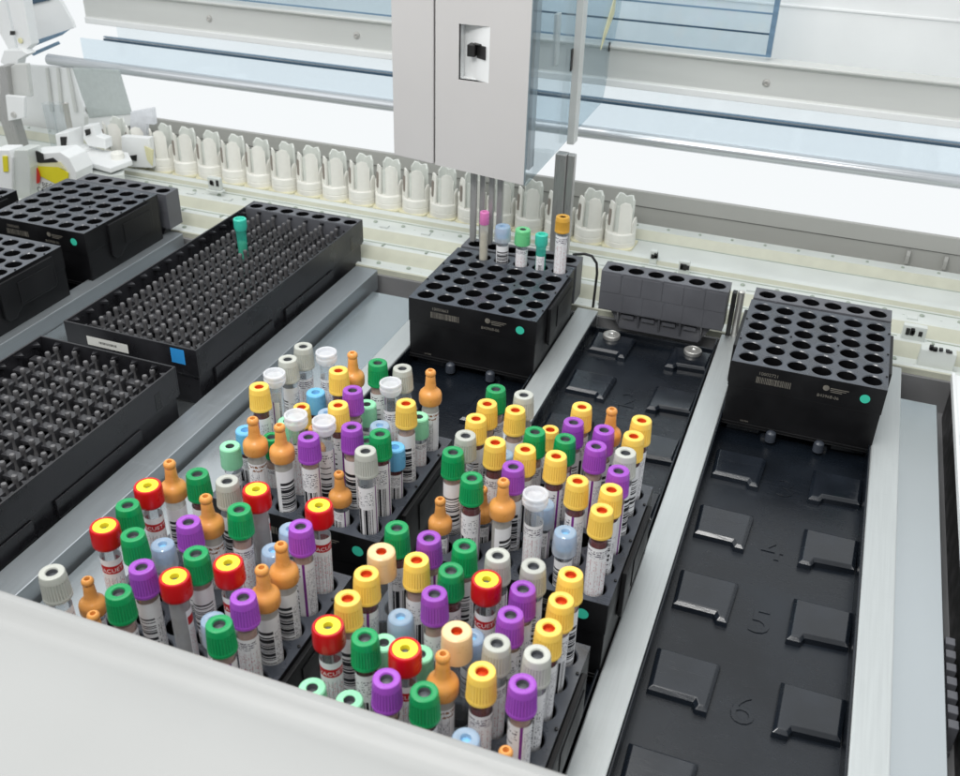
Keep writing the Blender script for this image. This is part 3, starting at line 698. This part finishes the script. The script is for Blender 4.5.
# the turquoise tube standing in the rear tray
t = thing('sample_tube', (-26.65, 3.0, 0), 'turquoise tube standing alone in the large rear pin tray', 'test tube')
m = MB(); z = .72; m.lathe([(.20, z - .12), (.24, z), (.31, z), (.34, z - .04), (.345, z - .45), (.30, z - .62)], 40); m.lathe([(.001, z - .2), (.2, z - .12)], 24); m.build('cap', M_['capT'], t)
m = MB(); m.lathe([(.30, z - .62), (.27, z - .72), (.235, z - 2.2), (.1, z - 2.4)], 28); m.build('tube_body', M_['tubeteal'], t)
m = MB(); m.lathe([(.22, z - 2.25), (.215, z - 1.35), (.001, z - 1.35)], 20); m.build('sample_liquid', M_['serum2'], t)

# ------------------------------------------------------------------ conveyor behind
prof = [(7.5, -3.9), (7.5, -3.0), (7.56, -2.95), (7.8, -2.93), (7.86, -3.0), (7.9, -3.25), (9.0, -3.25), (9.2, -2.95), (9.45, -2.62), (9.55, -2.56), (9.75, -2.56), (9.8, -2.66), (9.82, -3.1), (11.2, -3.1), (11.35, -2.9),
        (11.6, -2.55), (11.7, -2.48), (12.2, -2.48), (12.3, -2.6), (12.35, -2.95), (14.2, -2.95), (14.3, -2.72), (14.4, -2.66), (14.75, -2.66), (14.8, -2.84), (17.2, -2.84), (17.4, -2.6), (17.6, -2.36), (18.5, -2.36), (18.6, -2.45), (18.65, -2.9), (19.3, -2.9), (19.3, -3.9)]
d = MB(); X0, X1 = -62, 13
n = len(prof); d.v = [(X, y, z) for X in (X0, X1) for y, z in prof]
for i in range(n - 1):
    d.f.append((i, n + i, n + i + 1, i + 1)); dy, dz = prof[i + 1][0] - prof[i][0], prof[i + 1][1] - prof[i][1]; d.m.append(2 if abs(dz) > abs(dy) * .8 else 0)  # steep faces darker, flats bluer: shade and reflection put into the colours
r = random.Random(3)
for i in range(240):
    x = X0 + 3 + i * .31
    for yy, zz in ((8.4, -3.25), (10.4, -3.1), (13.2, -2.95)):
        if (i + int(yy)) % 3 == 0: d.lathe([(.13, zz), (.13, zz + .05), (.09, zz + .09), (.001, zz + .09)], 8, x, yy + (.25 if i % 2 else -.2), 1)
for i in range(40): d.lathe([(.09, -2.36), (.08, -2.30), (.001, -2.29)], 8, -60 + i * 1.9, 18.1, 1)
for yy, zz in ((10.9, -3.09), (13.9, -2.94), (15.0, -2.83), (17.05, -2.83)): d.box(X0, X1, yy, yy + .07, zz - .05, zz + .012, 1)
for i in range(26):
    xx = -58 + i * 2.7; d.box(xx, xx + .5, 11.75, 12.15, -2.5, -2.40, 0); d.box(xx + 1.2, xx + 1.32, 9.5, 9.8, -2.58, -2.5, 1)
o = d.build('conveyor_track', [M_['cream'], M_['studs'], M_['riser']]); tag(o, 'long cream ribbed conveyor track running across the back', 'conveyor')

t = bpy.data.objects.new('tube_carrier', None); COL.objects.link(t); t.empty_display_size = .01
m = MB(); m.lathe([(.88, .06), (.91, .10), (.91, .40), (.885, .43), (.885, .46), (.91, .49), (.90, .90), (.84, .98), (.55, 1.0), (.5, .9), (.001, .88)], 36)
m.build('base_cup', M_['puck'], t)
m = MB(); m.prism([(-.93, -.6), (-.75, -.92), (.75, -.92), (.93, -.6), (.93, .8), (-.93, .8)], -.02, .12); m.build('skirt', M_['puckskirt'], t, smooth=False, bevel=.03)
def shell(name, a0, a1, r, tops, mm='puck', th=.10, z0=.88, flare=0.0):
    # curved wall piece; tops gives the uneven upper outline
    n = len(tops) - 1; m = MB(); vs = []
    for k, zt in enumerate(tops):
        a = math.radians(a0 + (a1 - a0) * k / n)
        for rr, z in ((r, z0), (r - flare, zt), (r - flare - th, zt - .03), (r - th, z0)): vs.append((rr * math.cos(a), rr * math.sin(a), z))
    fs = []
    for k in range(n):
        for q in range(4): fs.append((4 * k + q, 4 * k + 4 + q, 4 * k + 4 + (q + 1) % 4, 4 * k + (q + 1) % 4))
    fs += [(3, 2, 1, 0), tuple(4 * n + q for q in range(4))]
    m.add(vs, fs); return m.build(name, M_[mm], t, bevel=.02)
shell('clip_prong', -162, -112, .80, (2.45, 2.75, 2.85, 2.85, 2.8, 2.75), flare=.05)
shell('tube_seat', -118, -82, .62, (2.5, 2.6, 2.6, 2.5), 'puckback')
shell('clip_prong', -86, -28, .82, (2.75, 2.85, 2.9, 2.85, 2.8, 2.45), flare=.05)
shell('side_lug', 165, 205, .88, (1.7, 1.75, 1.75, 1.6)); shell('side_lug', -25, 12, .88, (1.6, 1.9, 1.9, 1.6))
shell('rear_clip', 35, 145, .72, (2.7, 2.95, 2.9, 2.8, 2.95, 3.0, 2.7), 'puckback', flare=.0)
m = MB(); a = math.radians(-136); m.lathe([(.10, 1.35), (.13, 1.5), (.13, 2.2), (.10, 2.35)], 10, .745 * math.cos(a), .745 * math.sin(a)); m.build('slot_shade_plug', M_['slot'], t)  # solid plug coloured as the shade inside the prong slot
register(t)
for k in range(20):
    c = t if k == 0 else copy_tree(t)
    c.location = ((-9.25 - 1.865 * k) * S, 15.95 * S, -2.84 * S); c.rotation_euler = (rnd.uniform(-.012, .012), rnd.uniform(-.012, .012), rnd.uniform(-.16, .16))
    place = ORD + ['seventh', 'eighth', 'ninth', 'tenth', 'eleventh', 'twelfth', 'thirteenth', 'fourteenth', 'fifteenth', 'sixteenth', 'seventeenth', 'eighteenth', 'nineteenth', 'twentieth']
    tag(c, 'ivory tube carrier cup with clip prongs on the track, %s from right end' % place[k], 'tube carrier', 'ivory tube carriers queued on the track')

def sensor(x, y, z, w, label, big=False):
    t = thing('sensor_bracket', (x, y, z), label, 'sensor', 'small sensors on the track')
    m = MB()
    if big: m.prism([(-.3, -.9), (.5, -.9), (.5, .1), (-.1, .1)], -w, w, axis='x')
    else: m.box(-w, w, -.1, .25, -.3, .5); m.box(-w * 1.3, w * 1.3, -.25, .3, -.4, -.3)
    m.build('housing', M_['cream'], t, smooth=False, bevel=.04)
    m = MB(); r = random.Random(int(abs(x) * 10))
    for k in range(7 if big else 4):
        a = -w * .8 + r.random() * w * 1.4; m.box(a, a + .18, -.16, -.05 + r.random() * .2, (.1 if big else .0) + r.random() * .1, (.22 if big else .25) + r.random() * .15)
    m.build('black_plug', M_['blackpart'], t, smooth=False, bevel=.02)
    return t
sensor(-4.9, 13.0, -2.4, .3, 'small white sensor with black plug on track behind grey block')
sensor(7.1, 9.7, -2.3, .55, 'white sensor with black plug right of the rightmost rack, farther')
sensor(8.25, 8.3, -2.35, .8, 'large white sensor with black connector near right edge', True)
sensor(-35.2, 13.2, -2.2, .45, 'small white sensor behind the far left grey block')
sensor(-6.85, 14.2, -2.6, .2, 'tiny sensor on track left of the grey block sensor')

# back wall behind the track
w = MB(); w.box(-62, 20, 19.42, 19.7, -4, -1.66); w.box(-62, 20, 19.38, 19.6, -1.66, -1.6, 1); w.box(-62, 20, 19.3, 19.6, -1.6, -.66)
struct('back_wall', w, [M_['wallgrey'], M_['seam']], smooth=False, bevel=.03)
for xx in (6.6, 8.6):
    m = MB(); m.prism([(-2.5, -.0), (-1.75, -.0), (-1.75, -.12), (-2.0, -.2), (-2.5, -.2)][::-1], 0, .2, axis='x')
    m.v = [(a, z_, y_) for a, y_, z_ in m.v]
    o = m.build('wall_rib', M_['wallgrey'], smooth=False, loc=(xx, 19.3, 0)); tag(o, 'short grey rib on the back wall, %s of two' % ('left' if xx < 7 else 'right'), 'rib', 'ribs on the back wall')

# ------------------------------------------------------------------ lid: rod, glass panes, beam
XL, XR = -52.3, 24
m = MB(); n = 20
vs = []
for X in (XL, XR):
    for k in range(n): vs.append((X, 19.3 + .40 * math.cos(2 * PI * k / n), 2.55 + .38 * math.sin(2 * PI * k / n)))
m.add(vs, [(k, (k + 1) % n, n + (k + 1) % n, n + k) for k in range(n)] + [tuple(range(n))[::-1], tuple(n + k for k in range(n))])
tag(m.build('lid_rod', M_['rod']), 'long satin metal rod along the lower edge of glass lid', 'rod')
t = thing('hinged_lid', (0, 19.4, 0), 'long glass lid, sky reflection in its colour, above rod with dark blue edge', 'lid')
m = MB(); m.box(XL + 3, XR, 0, .12, 2.86, 4.30); m.build('lower_pane', M_['lidglass'], t, smooth=False)
m = MB(); m.box(XL + 6, XR, .3, .42, 4.46, 5.35); m.build('upper_pane', M_['lidglass2'], t, smooth=False)
m = MB(); m.box(XL + 5, XR, -.02, .3, 4.32, 4.46); m.build('pane_edge', M_['glassedge'], t, smooth=False)
m = MB(); m.box(XL + 5, XR, .02, .2, 4.54, 4.60); m.build('pane_edge', M_['glassedge2'], t, smooth=False)
t = thing('lid_beam', (0, 19.4, 0), 'wide grey metal beam with round screws above glass lid', 'beam')
m = MB(); m.prism([(-.1, 5.45), (.9, 5.45), (.9, 7.72), (-.35, 7.72), (-.35, 7.58), (0, 7.45), (0, 5.85), (-.1, 5.75)][::1], -48.5, XR, axis='x'); m.build('beam_body', M_['alu'], t, smooth=False, bevel=.04)
m = MB(); m.box(-48.5, XR, -.16, .0, 5.38, 5.78); m.build('beam_highlight', M_['white'], t, smooth=False, bevel=.05)  # white strip added as a highlight under the beam
for sx, sz in ((-2.7, 6.55), (-27.8, 6.6), (-38.5, 6.6)):
    m = MB(); m.lathe([(.22, 0), (.2, .05), (.1, .07), (.09, .03), (.001, .03)], 20); m.v = [(x, -z, y) for x, y, z in m.v]
    m.build('screw', M_['polished'], t, loc=(sx, -.01, sz))
# upper glass hood with its dark right-hand edge
t = thing('hood_glass', (0, 19.6, 0), 'glass hood, blue sky reflection in its colour, above beam, right of gripper head', 'glass')
m = MB(); m.box(-48, -3.0, 0, .12, 7.95, 13.5); m.build('pane', M_['lidglass'], t, smooth=False)
m = MB(); m.prism([(-3.0, 7.9), (-2.72, 7.9), (-2.72, 13.5), (-3.0, 13.5)][::-1], -.1, .35, axis='y'); m.build('side_edge', M_['glassedge2'], t, smooth=False)
for zz, q in ((7.9, 'glassedge2'), (9.05, 'glassedge'), (10.1, 'glassedge2'), (10.9, 'glassedge2')):
    m = MB(); m.box(-48, -3.0, -.1, .0, zz, zz + .09); m.build('edge_strip', M_[q], t, smooth=False)
m = MB(); m.box(-62, 30, 24, 24.3, 6.2, 18); m.box(-62, 30, 23.9, 24, 9.8, 9.95); tag(m.build('rear_lid_panel', M_['white'], smooth=False, bevel=.04), 'broad white panel behind the beam at top of picture', 'panel')

# ------------------------------------------------------------------ gripper head
t = thing('gripper_head', (-15.1, 7, 4.5), 'tall light grey gripper head with recessed black latch', 'gripper')
def L_(mb): mb.v = [(x + 15.1, y - 7, z - 4.5) for x, y, z in mb.v]; return mb
m = MB()
def slab(xa, za, xb, zb, zt, y0, y1, mi=0):
    m.prism([(xa, za), (xb, zb), (xb, zt), (xa, zt)][::-1], y0, y1, mi=mi, axis='y')
def zb(x): return 4.80 + (x + 18.45) / 6.7 * (4.28 - 4.80)
slab(-18.45, zb(-18.45), -16.36, zb(-16.36), 18, 4.5, 7.2)
L_(m).build('left_housing', M_['head'], t, smooth=False, bevel=.05)
m = MB()     # right cover with an opening for the latch
rx0, rx1, rz0, rz1 = -15.14, -13.66, 8.82, 11.27
slab(-16.27, zb(-16.27), rx0, zb(rx0), 18, 4.5, 4.75); slab(rx1, zb(rx1), -11.78, zb(-11.78), 18, 4.5, 4.75)
slab(rx0, zb(rx0), rx1, zb(rx1), rz0, 4.5, 4.75); slab(rx0, rz1, rx1, rz1, 18, 4.5, 4.75)
slab(-16.27, zb(-16.27) + .02, -16.2, zb(-16.2) + .02, 18, 4.75, 6.8); 
L_(m).build('front_cover', M_['head'], t, smooth=False)
m = MB()     # scooped recess: curved back, deep at left and shallow at right
n = 14; vs = []
for q in range(n + 1):
    u = q / n; x = rx0 + (rx1 - rx0) * u; dep = .75 * (1 - u) ** 1.5 if u > .0 else .75
    for z in (rz0, rz1): vs.append((x, 4.52 + dep, z))
m.add(vs, [(2 * q, 2 * q + 2, 2 * q + 3, 2 * q + 1) for q in range(n)])
m.add([(rx0, 4.6, rz0), (rx0, 4.6, rz1), (rx0, 5.3, rz1), (rx0, 5.3, rz0)], [(0, 1, 2, 3)])
m.add([(rx0, 4.52, rz0), (rx1, 4.52, rz0)] + [vs[2 * q] for q in range(n, -1, -1)], [tuple(range(n + 3))])
m.add([(rx0, 4.52, rz1), (rx1, 4.52, rz1)] + [vs[2 * q + 1] for q in range(n, -1, -1)], [tuple(range(n + 3))[::-1]])
L_(m).build('latch_recess', M_['white'], t)
m = MB(); m.box(-14.72, -14.35, 4.45, 5.1, 9.9, 10.42); m.prism([(-14.35, 4.7), (-13.85, 4.45), (-13.85, 4.75), (-14.35, 5.0)][::1], 9.82, 10.40); m.box(-14.5, -14.1, 4.55, 4.9, 10.4, 10.46)
L_(m).build('latch', M_['blackpart'], t, smooth=False, bevel=.04)
m = MB(); m.prism([(-16.37, 4.72), (-16.26, 4.72), (-16.26, 18), (-16.37, 18)][::-1], 4.7, 6.9, axis='y'); L_(m).build('seam', M_['seam'], t, smooth=False)
m = MB(); m.prism([(-16.2, 4.85), (-12.0, 4.5), (-12.0, 18), (-16.2, 18)][::-1], 6.0, 6.7, axis='y'); L_(m).build('inner_chassis', M_['head'], t, smooth=False)
m = MB(); m.prism([(4.5, 4.26), (18.7, 4.6), (21.2, 9.3), (21.6, 18), (4.5, 18)], -11.76, -11.66, axis='x'); L_(m).build('side_window', M_['sideglass'], t, smooth=False)
m = MB(); m.box(-11.9, -11.68, 8.35, 8.9, 8.9, 11.3); L_(m).build('slot_cover', M_['alu'], t, smooth=False, bevel=.04)
m = MB(); m.box(-11.62, -11.25, 11.2, 12.0, 4.3, 18); m.box(-11.66, -11.6, 10.9, 11.2, 8.1, 9.2, 1); m.box(-11.66, -11.6, 10.9, 11.2, 11.6, 12.6, 1)
L_(m).build('upright_bar', [M_['alu'], M_['blackpart']], t, smooth=False, bevel=.04)
m = MB(); m.prism([(17.0, 7.9), (19.5, 9.4), (19.6, 10.6), (17.4, 8.7)], -11.64, -11.6, axis='x'); L_(m).build('paper_tag', M_['tag'], t, smooth=False)
m = MB(); m.prism([(18.9, 7.4), (19.2, 7.4), (19.2, 7.9), (18.9, 7.9)], -11.64, -11.6, axis='x'); L_(m).build('black_clip', M_['blackpart'], t, smooth=False)
for fx, fy, w_ in ((-14.82, 5.5, .32), (-14.42, 5.75, .26), (-13.86, 5.5, .26), (-13.46, 5.6, .3)):
    m = MB(); m.prism([(fx, 4.8), (fx, .75), (fx + .05, .5), (fx + w_ - .05, .5), (fx + w_, .75), (fx + w_, 4.8)], fy, fy + .2, axis='y'); L_(m).build('finger', M_['post'], t, smooth=False, bevel=.04)
m = MB(); m.box(-11.55, -10.95, 8.9, 9.5, -1.1, 4.5); m.box(-10.93, -10.55, 9.0, 9.4, -1.0, 4.5); L_(m).build('lift_column', M_['post'], t, smooth=False, bevel=.05)
m = MB(); m.lathe([(.07, -2.3), (.07, -.2)], 8, -9.0, 6.6); m.v += []; 
m.lathe([(.05, -2.3), (.05, -.4)], 8, -1.35, 6.0); m.build('pin', M_['blackpart'])
bpy.data.objects.remove(bpy.data.objects['pin'])
t = thing('steel_post', (-1.2, 6.9, -2.8), 'shiny steel post between grey block and rightmost rack', 'post')
m = MB(); m.lathe([(.17, 0), (.17, 2.5), (.12, 2.55), (.001, 2.56)], 18); m.build('shaft', M_['polished'], t)
m = MB(); m.box(-.42, -.2, -.2, .2, 0, 2.45); m.build('backplate', M_['blackpart'], t, smooth=False, bevel=.03)
# black hook of wire beside the gripper rack
cu = bpy.data.curves.new('wire', 'CURVE'); cu.dimensions = '3D'; cu.bevel_depth = .07 * S; sp = cu.splines.new('POLY')
pts = [(-9.9, 7.6, -.2), (-9.3, 7.6, -.05), (-8.9, 7.6, -.1), (-8.62, 7.6, -.45), (-8.55, 7.6, -1.0), (-8.6, 7.6, -3.0)]
sp.points.add(len(pts) - 1)
for q, p_ in zip(sp.points, pts): q.co = (p_[0] * S, p_[1] * S, p_[2] * S, 1)
o = bpy.data.objects.new('w', cu); COL.objects.link(o); wm = bpy.data.meshes.new_from_object(o.evaluated_get(bpy.context.evaluated_depsgraph_get())); bpy.data.objects.remove(o)
o = bpy.data.objects.new('bent_wire', wm); COL.objects.link(o); wm.materials.clear(); wm.materials.append(M_['blackpart']); tag(o, 'thin black bent wire right of the gripper rack', 'wire')

# ------------------------------------------------------------------ front cover
m = MB(); yb = -25.82; zc = 4.0
pf = [(-60, -3.0), (-60, zc - .1), (yb - 2.2, zc - .04), (yb - 1.35, zc - .08), (yb - 1.05, zc - .17), (yb - .85, zc - .23), (yb - .66, zc - .20), (yb - .48, zc - .06), (yb - .32, zc + .02), (yb - .18, zc), (yb - .08, zc - .05), (yb - .02, zc - .13), (yb, zc - .25), (yb, zc - 1.2), (yb - .5, zc - 1.2), (yb - .5, -3.0)]
m.prism([(a, b_) for a, b_ in pf][::-1], -60, 2.6, axis='x')
o = m.build('front_cover', M_['cover'], smooth=True); tag(o, 'large pale grey front cover filling the bottom left corner', 'cover')

# ------------------------------------------------------------------ machinery at the far left
def px(u, v, y):      # design-time helper: the point of plane y=const seen at a pixel of the photograph (used only to lay the parts out)
    a, b_ = (u - 480) / f_px, -(v - 388) / f_px
    d_ = [Rm[0][i] * a + Rm[1][i] * b_ + Rm[2][i] for i in range(3)]
    t_ = (y + 38.75166) / d_[1]; return (1.78232 + d_[0] * t_, y, 20.88467 + d_[2] * t_)
def plate(name, pts, y, th, m_, label=None, cat=None, parent=None, bevel=.05):
    P = [px(u, v, y) for u, v in pts]; poly = [(p[0], p[2]) for p in P]
    ar = sum(poly[i - 1][0] * poly[i][1] - poly[i][0] * poly[i - 1][1] for i in range(len(poly)))
    if ar < 0: poly = poly[::-1]
    mb = MB(); mb.prism(poly, y, y + th, axis='y'); o = mb.build(name, M_[m_], parent, smooth=False, bevel=bevel)
    if label: tag(o, label, cat)
    return o
t = thing('bottle_box', (0, 0, 0), 'white container with yellow and red label behind left rack', 'container')
plate('box_body', [(26, 154), (60, 152), (69, 158), (76, 172), (76, 240), (22, 240)], 9.0, 1.6, 'white', parent=t)
plate('yellow_panel', [(38, 166), (58, 167), (68, 173), (68, 181), (58, 185), (38, 175)], 8.9, .06, 'yellow', parent=t, bevel=0)
plate('dull_band', [(36, 161), (60, 162), (66, 170), (58, 167), (38, 166)], 8.9, .05, 'tag', parent=t, bevel=0)
plate('black_cap', [(31, 152), (36, 151), (42, 154), (43, 160), (52, 158), (57, 162), (40, 163), (32, 160)], 8.86, .1, 'blackpart', parent=t, bevel=0)
c0 = px(35.5, 174, 8.8); m = MB(); n = 24
m.prism([(c0[0] + .30 * math.cos(2 * PI * k / n), c0[2] + .62 * math.sin(2 * PI * k / n)) for k in range(n)], 8.78, 8.86, axis='y'); m.build('red_disc', M_['redink'], t, smooth=False)
for txt, u, v in (('BECKMAN', 42.5, 187), ('COULTER', 37.5, 191.5)):
    vv, ff = text_mesh(txt, .50, .02); c0 = px(u, v, 8.75); m = MB(); m.add([(c0[0] + a, 8.75, c0[2] + b_) for a, b_, c_ in vv], ff); m.build('lettering', M_['ink'], t, smooth=False)
plate('bottle_neck', [(14, 150), (27, 150), (30, 168), (30, 235), (10, 235)], 8.2, 1.2, 'cream', label='tall cream bottle standing left of the yellow labelled container', cat='bottle')
plate('cartridge', [(-8, 150), (9, 150), (12, 158), (12, 235), (-8, 235)], 8.0, 1.2, 'white', label='white cartridge cut off by the left edge of picture', cat='cartridge')
plate('cartridge_window', [(2, 156), (7, 156), (8, 172), (3, 172)], 7.9, .08, 'yellow', label='small amber window strip on the left-edge cartridge', cat='window')
def slabz(name, pts, z, th, m_, parent=None, bevel=.06):
    P = []
    for u, v in pts:
        a, b_ = (u - 480) / f_px, -(v - 388) / f_px; d_ = [Rm[0][i] * a + Rm[1][i] * b_ + Rm[2][i] for i in range(3)]
        t_ = (z - 20.88467) / d_[2]; P.append((1.78232 + d_[0] * t_, -38.75166 + d_[1] * t_))
    ar = sum(P[i - 1][0] * P[i][1] - P[i][0] * P[i - 1][1] for i in range(len(P)))
    if ar < 0: P = P[::-1]
    mb = MB(); mb.prism(P, z - th, z); return mb.build(name, M_[m_], parent, smooth=False, bevel=bevel)
t = thing('clip_bracket', (0, 0, 0), 'white stepped bracket with black clip beneath the sloping side panel', 'bracket')
plate('bracket_body', [(83, 126), (93, 125), (96, 136), (105, 139), (106, 149), (88, 146), (83, 138)], 13, .7, 'white', parent=t)
plate('black_clip', [(84.5, 130), (89, 129), (90, 134), (86, 136)], 12.9, .1, 'blackpart', parent=t, bevel=0)
t = thing('pump_block', (0, 0, 0), 'white pump block with black socket left of the stepped bracket', 'pump')
plate('block_body', [(55, 134), (68, 132), (70, 150), (78, 152), (84, 170), (60, 172)], 12, 1.4, 'white', parent=t)
plate('socket', [(59.5, 137), (66, 137), (65, 150), (61, 149)], 11.9, .15, 'blackpart', parent=t)
t = thing('arm_link', (0, 0, 0), 'white jointed arm lying across the track at left', 'arm')
slabz('arm_plate', [(66, 152), (84, 143), (104, 150), (128, 152), (132, 160), (110, 168), (92, 163), (78, 168)], -1.2, .35, 'white', t)
slabz('arm_plate', [(84, 160), (108, 160), (124, 168), (124, 174), (100, 176), (82, 176)], -1.7, .4, 'cream', t)
slabz('arm_slot', [(104, 161), (114, 162), (115, 165), (106, 164)], -1.68, .06, 'blackpart', t, 0)
slabz('arm_slot', [(88, 164), (93, 165), (94, 169), (89, 168)], -1.68, .06, 'blackpart', t, 0)
m = MB(); 
for (q, r2) in (((78, 158), .5), ((118, 158), .42)):
    a, b_ = (q[0] - 480) / f_px, -(q[1] - 388) / f_px; d_ = [Rm[0][i] * a + Rm[1][i] * b_ + Rm[2][i] for i in range(3)]; t_ = (-1.2 - 20.88467) / d_[2]
    m = MB(); m.lathe([(r2, -1.2), (r2, -.85), (r2 * .8, -.78), (r2 * .3, -.78), (.001, -.9)], 24, 1.78232 + d_[0] * t_, -38.75166 + d_[1] * t_); m.build('pivot_boss', M_['puck'], t)
t = thing('end_stop', (0, 0, 0), 'white end stop plate with black clip at the left of the carriers', 'end stop')
plate('stop_plate', [(121, 136), (149, 138), (152, 168), (130, 167), (122, 158)], 14.6, .5, 'white', parent=t)
plate('black_clip', [(129, 156), (136, 155), (136, 161), (131, 160)], 14.5, .1, 'blackpart', parent=t, bevel=0)
plate('amber_foot', [(144, 146), (153, 150), (152, 166), (147, 160)], 14.4, .08, 'tag', parent=t, bevel=0)
plate('clear_holder', [(130, 112), (152, 108), (154, 125), (146, 124), (146, 136), (130, 136)], 16, .4, 'capclear', label='clear plastic holder standing above the white end stop', cat='holder')
plate('slanted_side_panel', [(72, 68), (118, 70), (131, 114), (89, 118)], 17.5, .2, 'milky', label='translucent sloping side panel behind the left machinery', cat='panel')
plate('lower_housing', [(88, 113), (130, 114), (134, 124), (120, 130), (118, 138), (88, 134)], 17.6, .8, 'white', label='white housing strip under the translucent side panel', cat='housing')
plate('inner_wall', [(20, 64), (72, 68), (84, 112), (104, 142), (104, 158), (10, 156)], 19.0, .25, 'white', label='pale inner wall plate at upper left behind the tubes', cat='wall')
plate('grey_recess', [(84, 116), (92, 116), (108, 136), (118, 138), (120, 150), (84, 146)], 18.6, .3, 'alu', label='grey recess wall beneath the side panel housing', cat='recess')
t = thing('linkage', (0, 0, 0), 'white hinged linkage arms in the upper left corner', 'hinge')
plate('long_arm', [(-20, -30), (-2, -30), (17, 52), (11, 54), (-20, -2)], 15, .8, 'white', parent=t)
plate('short_arm', [(3, -20), (20, -20), (31, 45), (24, 51), (18, 48)], 14.4, .8, 'white', parent=t)
plate('knuckle', [(4, 50), (22, 50), (28, 54), (18, 60), (16, 70), (6, 66), (0, 62)], 14.0, .8, 'white', parent=t)
c0 = px(19, 41, 14.2); m = MB(); m.lathe([(.18, 0), (.16, .08), (.001, .08)], 16); m.v = [(c0[0] + a, 14.35 - c_, c0[2] + b_) for a, b_, c_ in m.v]; m.build('pivot_pin', M_['tag'], t)
plate('pad', [(10, 31), (14, 31), (14, 35), (10, 35)], 14.2, .1, 'blackpart', parent=t, bevel=0)
plate('curved_hood', [(22, -10), (52, -10), (60, 0), (72, 22), (74, 28), (30, 42), (26, 20)], 20.6, .3, 'white', label='white curved hood side in the upper left corner', cat='hood')
plate('dark_glass_corner', [(22, -10), (50, -10), (50, 0), (23, 6.5)], 20.4, .1, 'glassedge', label='dark blue glass corner at the top left', cat='glass')
plate('glass_flap', [(30, 42), (70, 29), (62, 35), (32, 47)], 19.0, .1, 'glassedge2', label='blue edge of a glass flap meeting the rod at upper left', cat='glass')
plate('glass_flap', [(30, 53), (58, 41), (60, 44), (33, 56)], 18.9, .1, 'glassedge2', label='narrow blue glass strip just above the rod at left', cat='glass')
plate('grey_bracket', [(15, 64), (26, 64), (30, 97), (8, 95), (4, 70)], 13.4, .4, 'alu', label='grey metal bracket hanging under the linkage knuckle', cat='bracket')
t = thing('metal_column', (0, 0, 0), 'dull metal column standing at the left edge', 'column')
plate('column_body', [(-1, 66), (6, 66), (12, 118), (21, 148), (9, 148), (0, 120)], 13.0, .8, 'post', parent=t)
plate('mount_plate', [(5, 95), (24, 97), (24, 118), (8, 121)], 12.7, .3, 'white', parent=t)
c0 = px(13, 115, 12.6); m = MB(); m.lathe([(.2, 0), (.18, .1), (.001, .1)], 16); m.v = [(c0[0] + a, 12.68 - c_, c0[2] + b_) for a, b_, c_ in m.v]; m.build('screw', M_['polished'], t)
for k, (u0, u1) in enumerate(((45, 50), (56, 60), (66, 74))):
    plate('wall_strip', [(u0, 68), (u0 + 2, 68), (u1 + 2.5, 112), (u1, 112)], 18.8, .15, 'alu', label=('left', 'middle', 'right')[k] + ' thin grey strip down the pale inner wall at left', cat='strip', bevel=0)
for k, (u, w_, mm) in enumerate(((55, .34, 'tubeclear'), (64, .34, 'tubeclear'), (72.5, .20, 'polished'))):
    a0, a1 = px(u - 3, 104, 15.5), px(u + 2, 152, 15.5)
    m = MB(); m.lathe([(w_ * 1.25, 0), (w_, .1), (w_, a0[2] - a1[2] - .1), (w_ * 1.2, a0[2] - a1[2])], 20)
    o = m.build('guide_rod', M_[mm], loc=(a1[0], 15.5, a1[2])); tag(o, ('left clear', 'middle clear', 'right bright metal')[k] + ' upright guide rod in front of the pale inner wall', 'rod')
for k, (u, v, w_) in enumerate(((592, 172, 1.2), (580, 170, .9))):
    pass


# ------------------------------------------------------------------ light
wd = bpy.data.worlds.new('World'); sc.world = wd; wd.use_nodes = True
nt = wd.node_tree; N = nt.nodes; L = nt.links
bg = N['Background']; tc = N.new('ShaderNodeTexCoord'); sp = N.new('ShaderNodeSeparateXYZ'); L.new(tc.outputs['Generated'], sp.inputs[0])
mr = N.new('ShaderNodeMapRange'); mr.interpolation_type = 'SMOOTHSTEP'; mr.inputs['From Min'].default_value = -.55; mr.inputs['From Max'].default_value = .55
mr.inputs['To Min'].default_value = .60; mr.inputs['To Max'].default_value = .97; L.new(sp.outputs[1], mr.inputs['Value'])
bg.inputs[0].default_value = (.955, .985, 1, 1); L.new(mr.outputs[0], bg.inputs[1])
def area(name, loc, to, size, power, col=(1, 1, 1), sy=None):
    l = bpy.data.lights.new(name, 'AREA'); l.energy = power; l.color = col; l.shape = 'RECTANGLE'; l.size = size * S; l.size_y = (sy or size) * S
    o = bpy.data.objects.new(name, l); COL.objects.link(o); o.location = tuple(c * S for c in loc)
    d_ = Vector(to) - Vector(loc); o.rotation_euler = d_.to_track_quat('-Z', 'Y').to_euler(); return o
area('ceiling_softbox', (-18, -4, 46), (-12, -8, 0), 50, 5.0, (1, .99, .97), 34)
area('added_front_light', (-12, -38, 44), (0, -10, -3), 34, 8.0, (1, .99, .97), 9)  # unseen light added to brighten the front chamfers of the pads
area('left_softbox', (-62, -30, 36), (-10, -12, 0), 44, 2.5, (1, 1, 1))
sc.view_settings.view_transform = 'Standard'; sc.view_settings.look = 'None'; sc.view_settings.gamma = 1; sc.view_settings.exposure = 0
sc.cycles.max_bounces = 8; sc.cycles.transparent_max_bounces = 24; sc.cycles.glossy_bounces = 4; sc.cycles.diffuse_bounces = 3
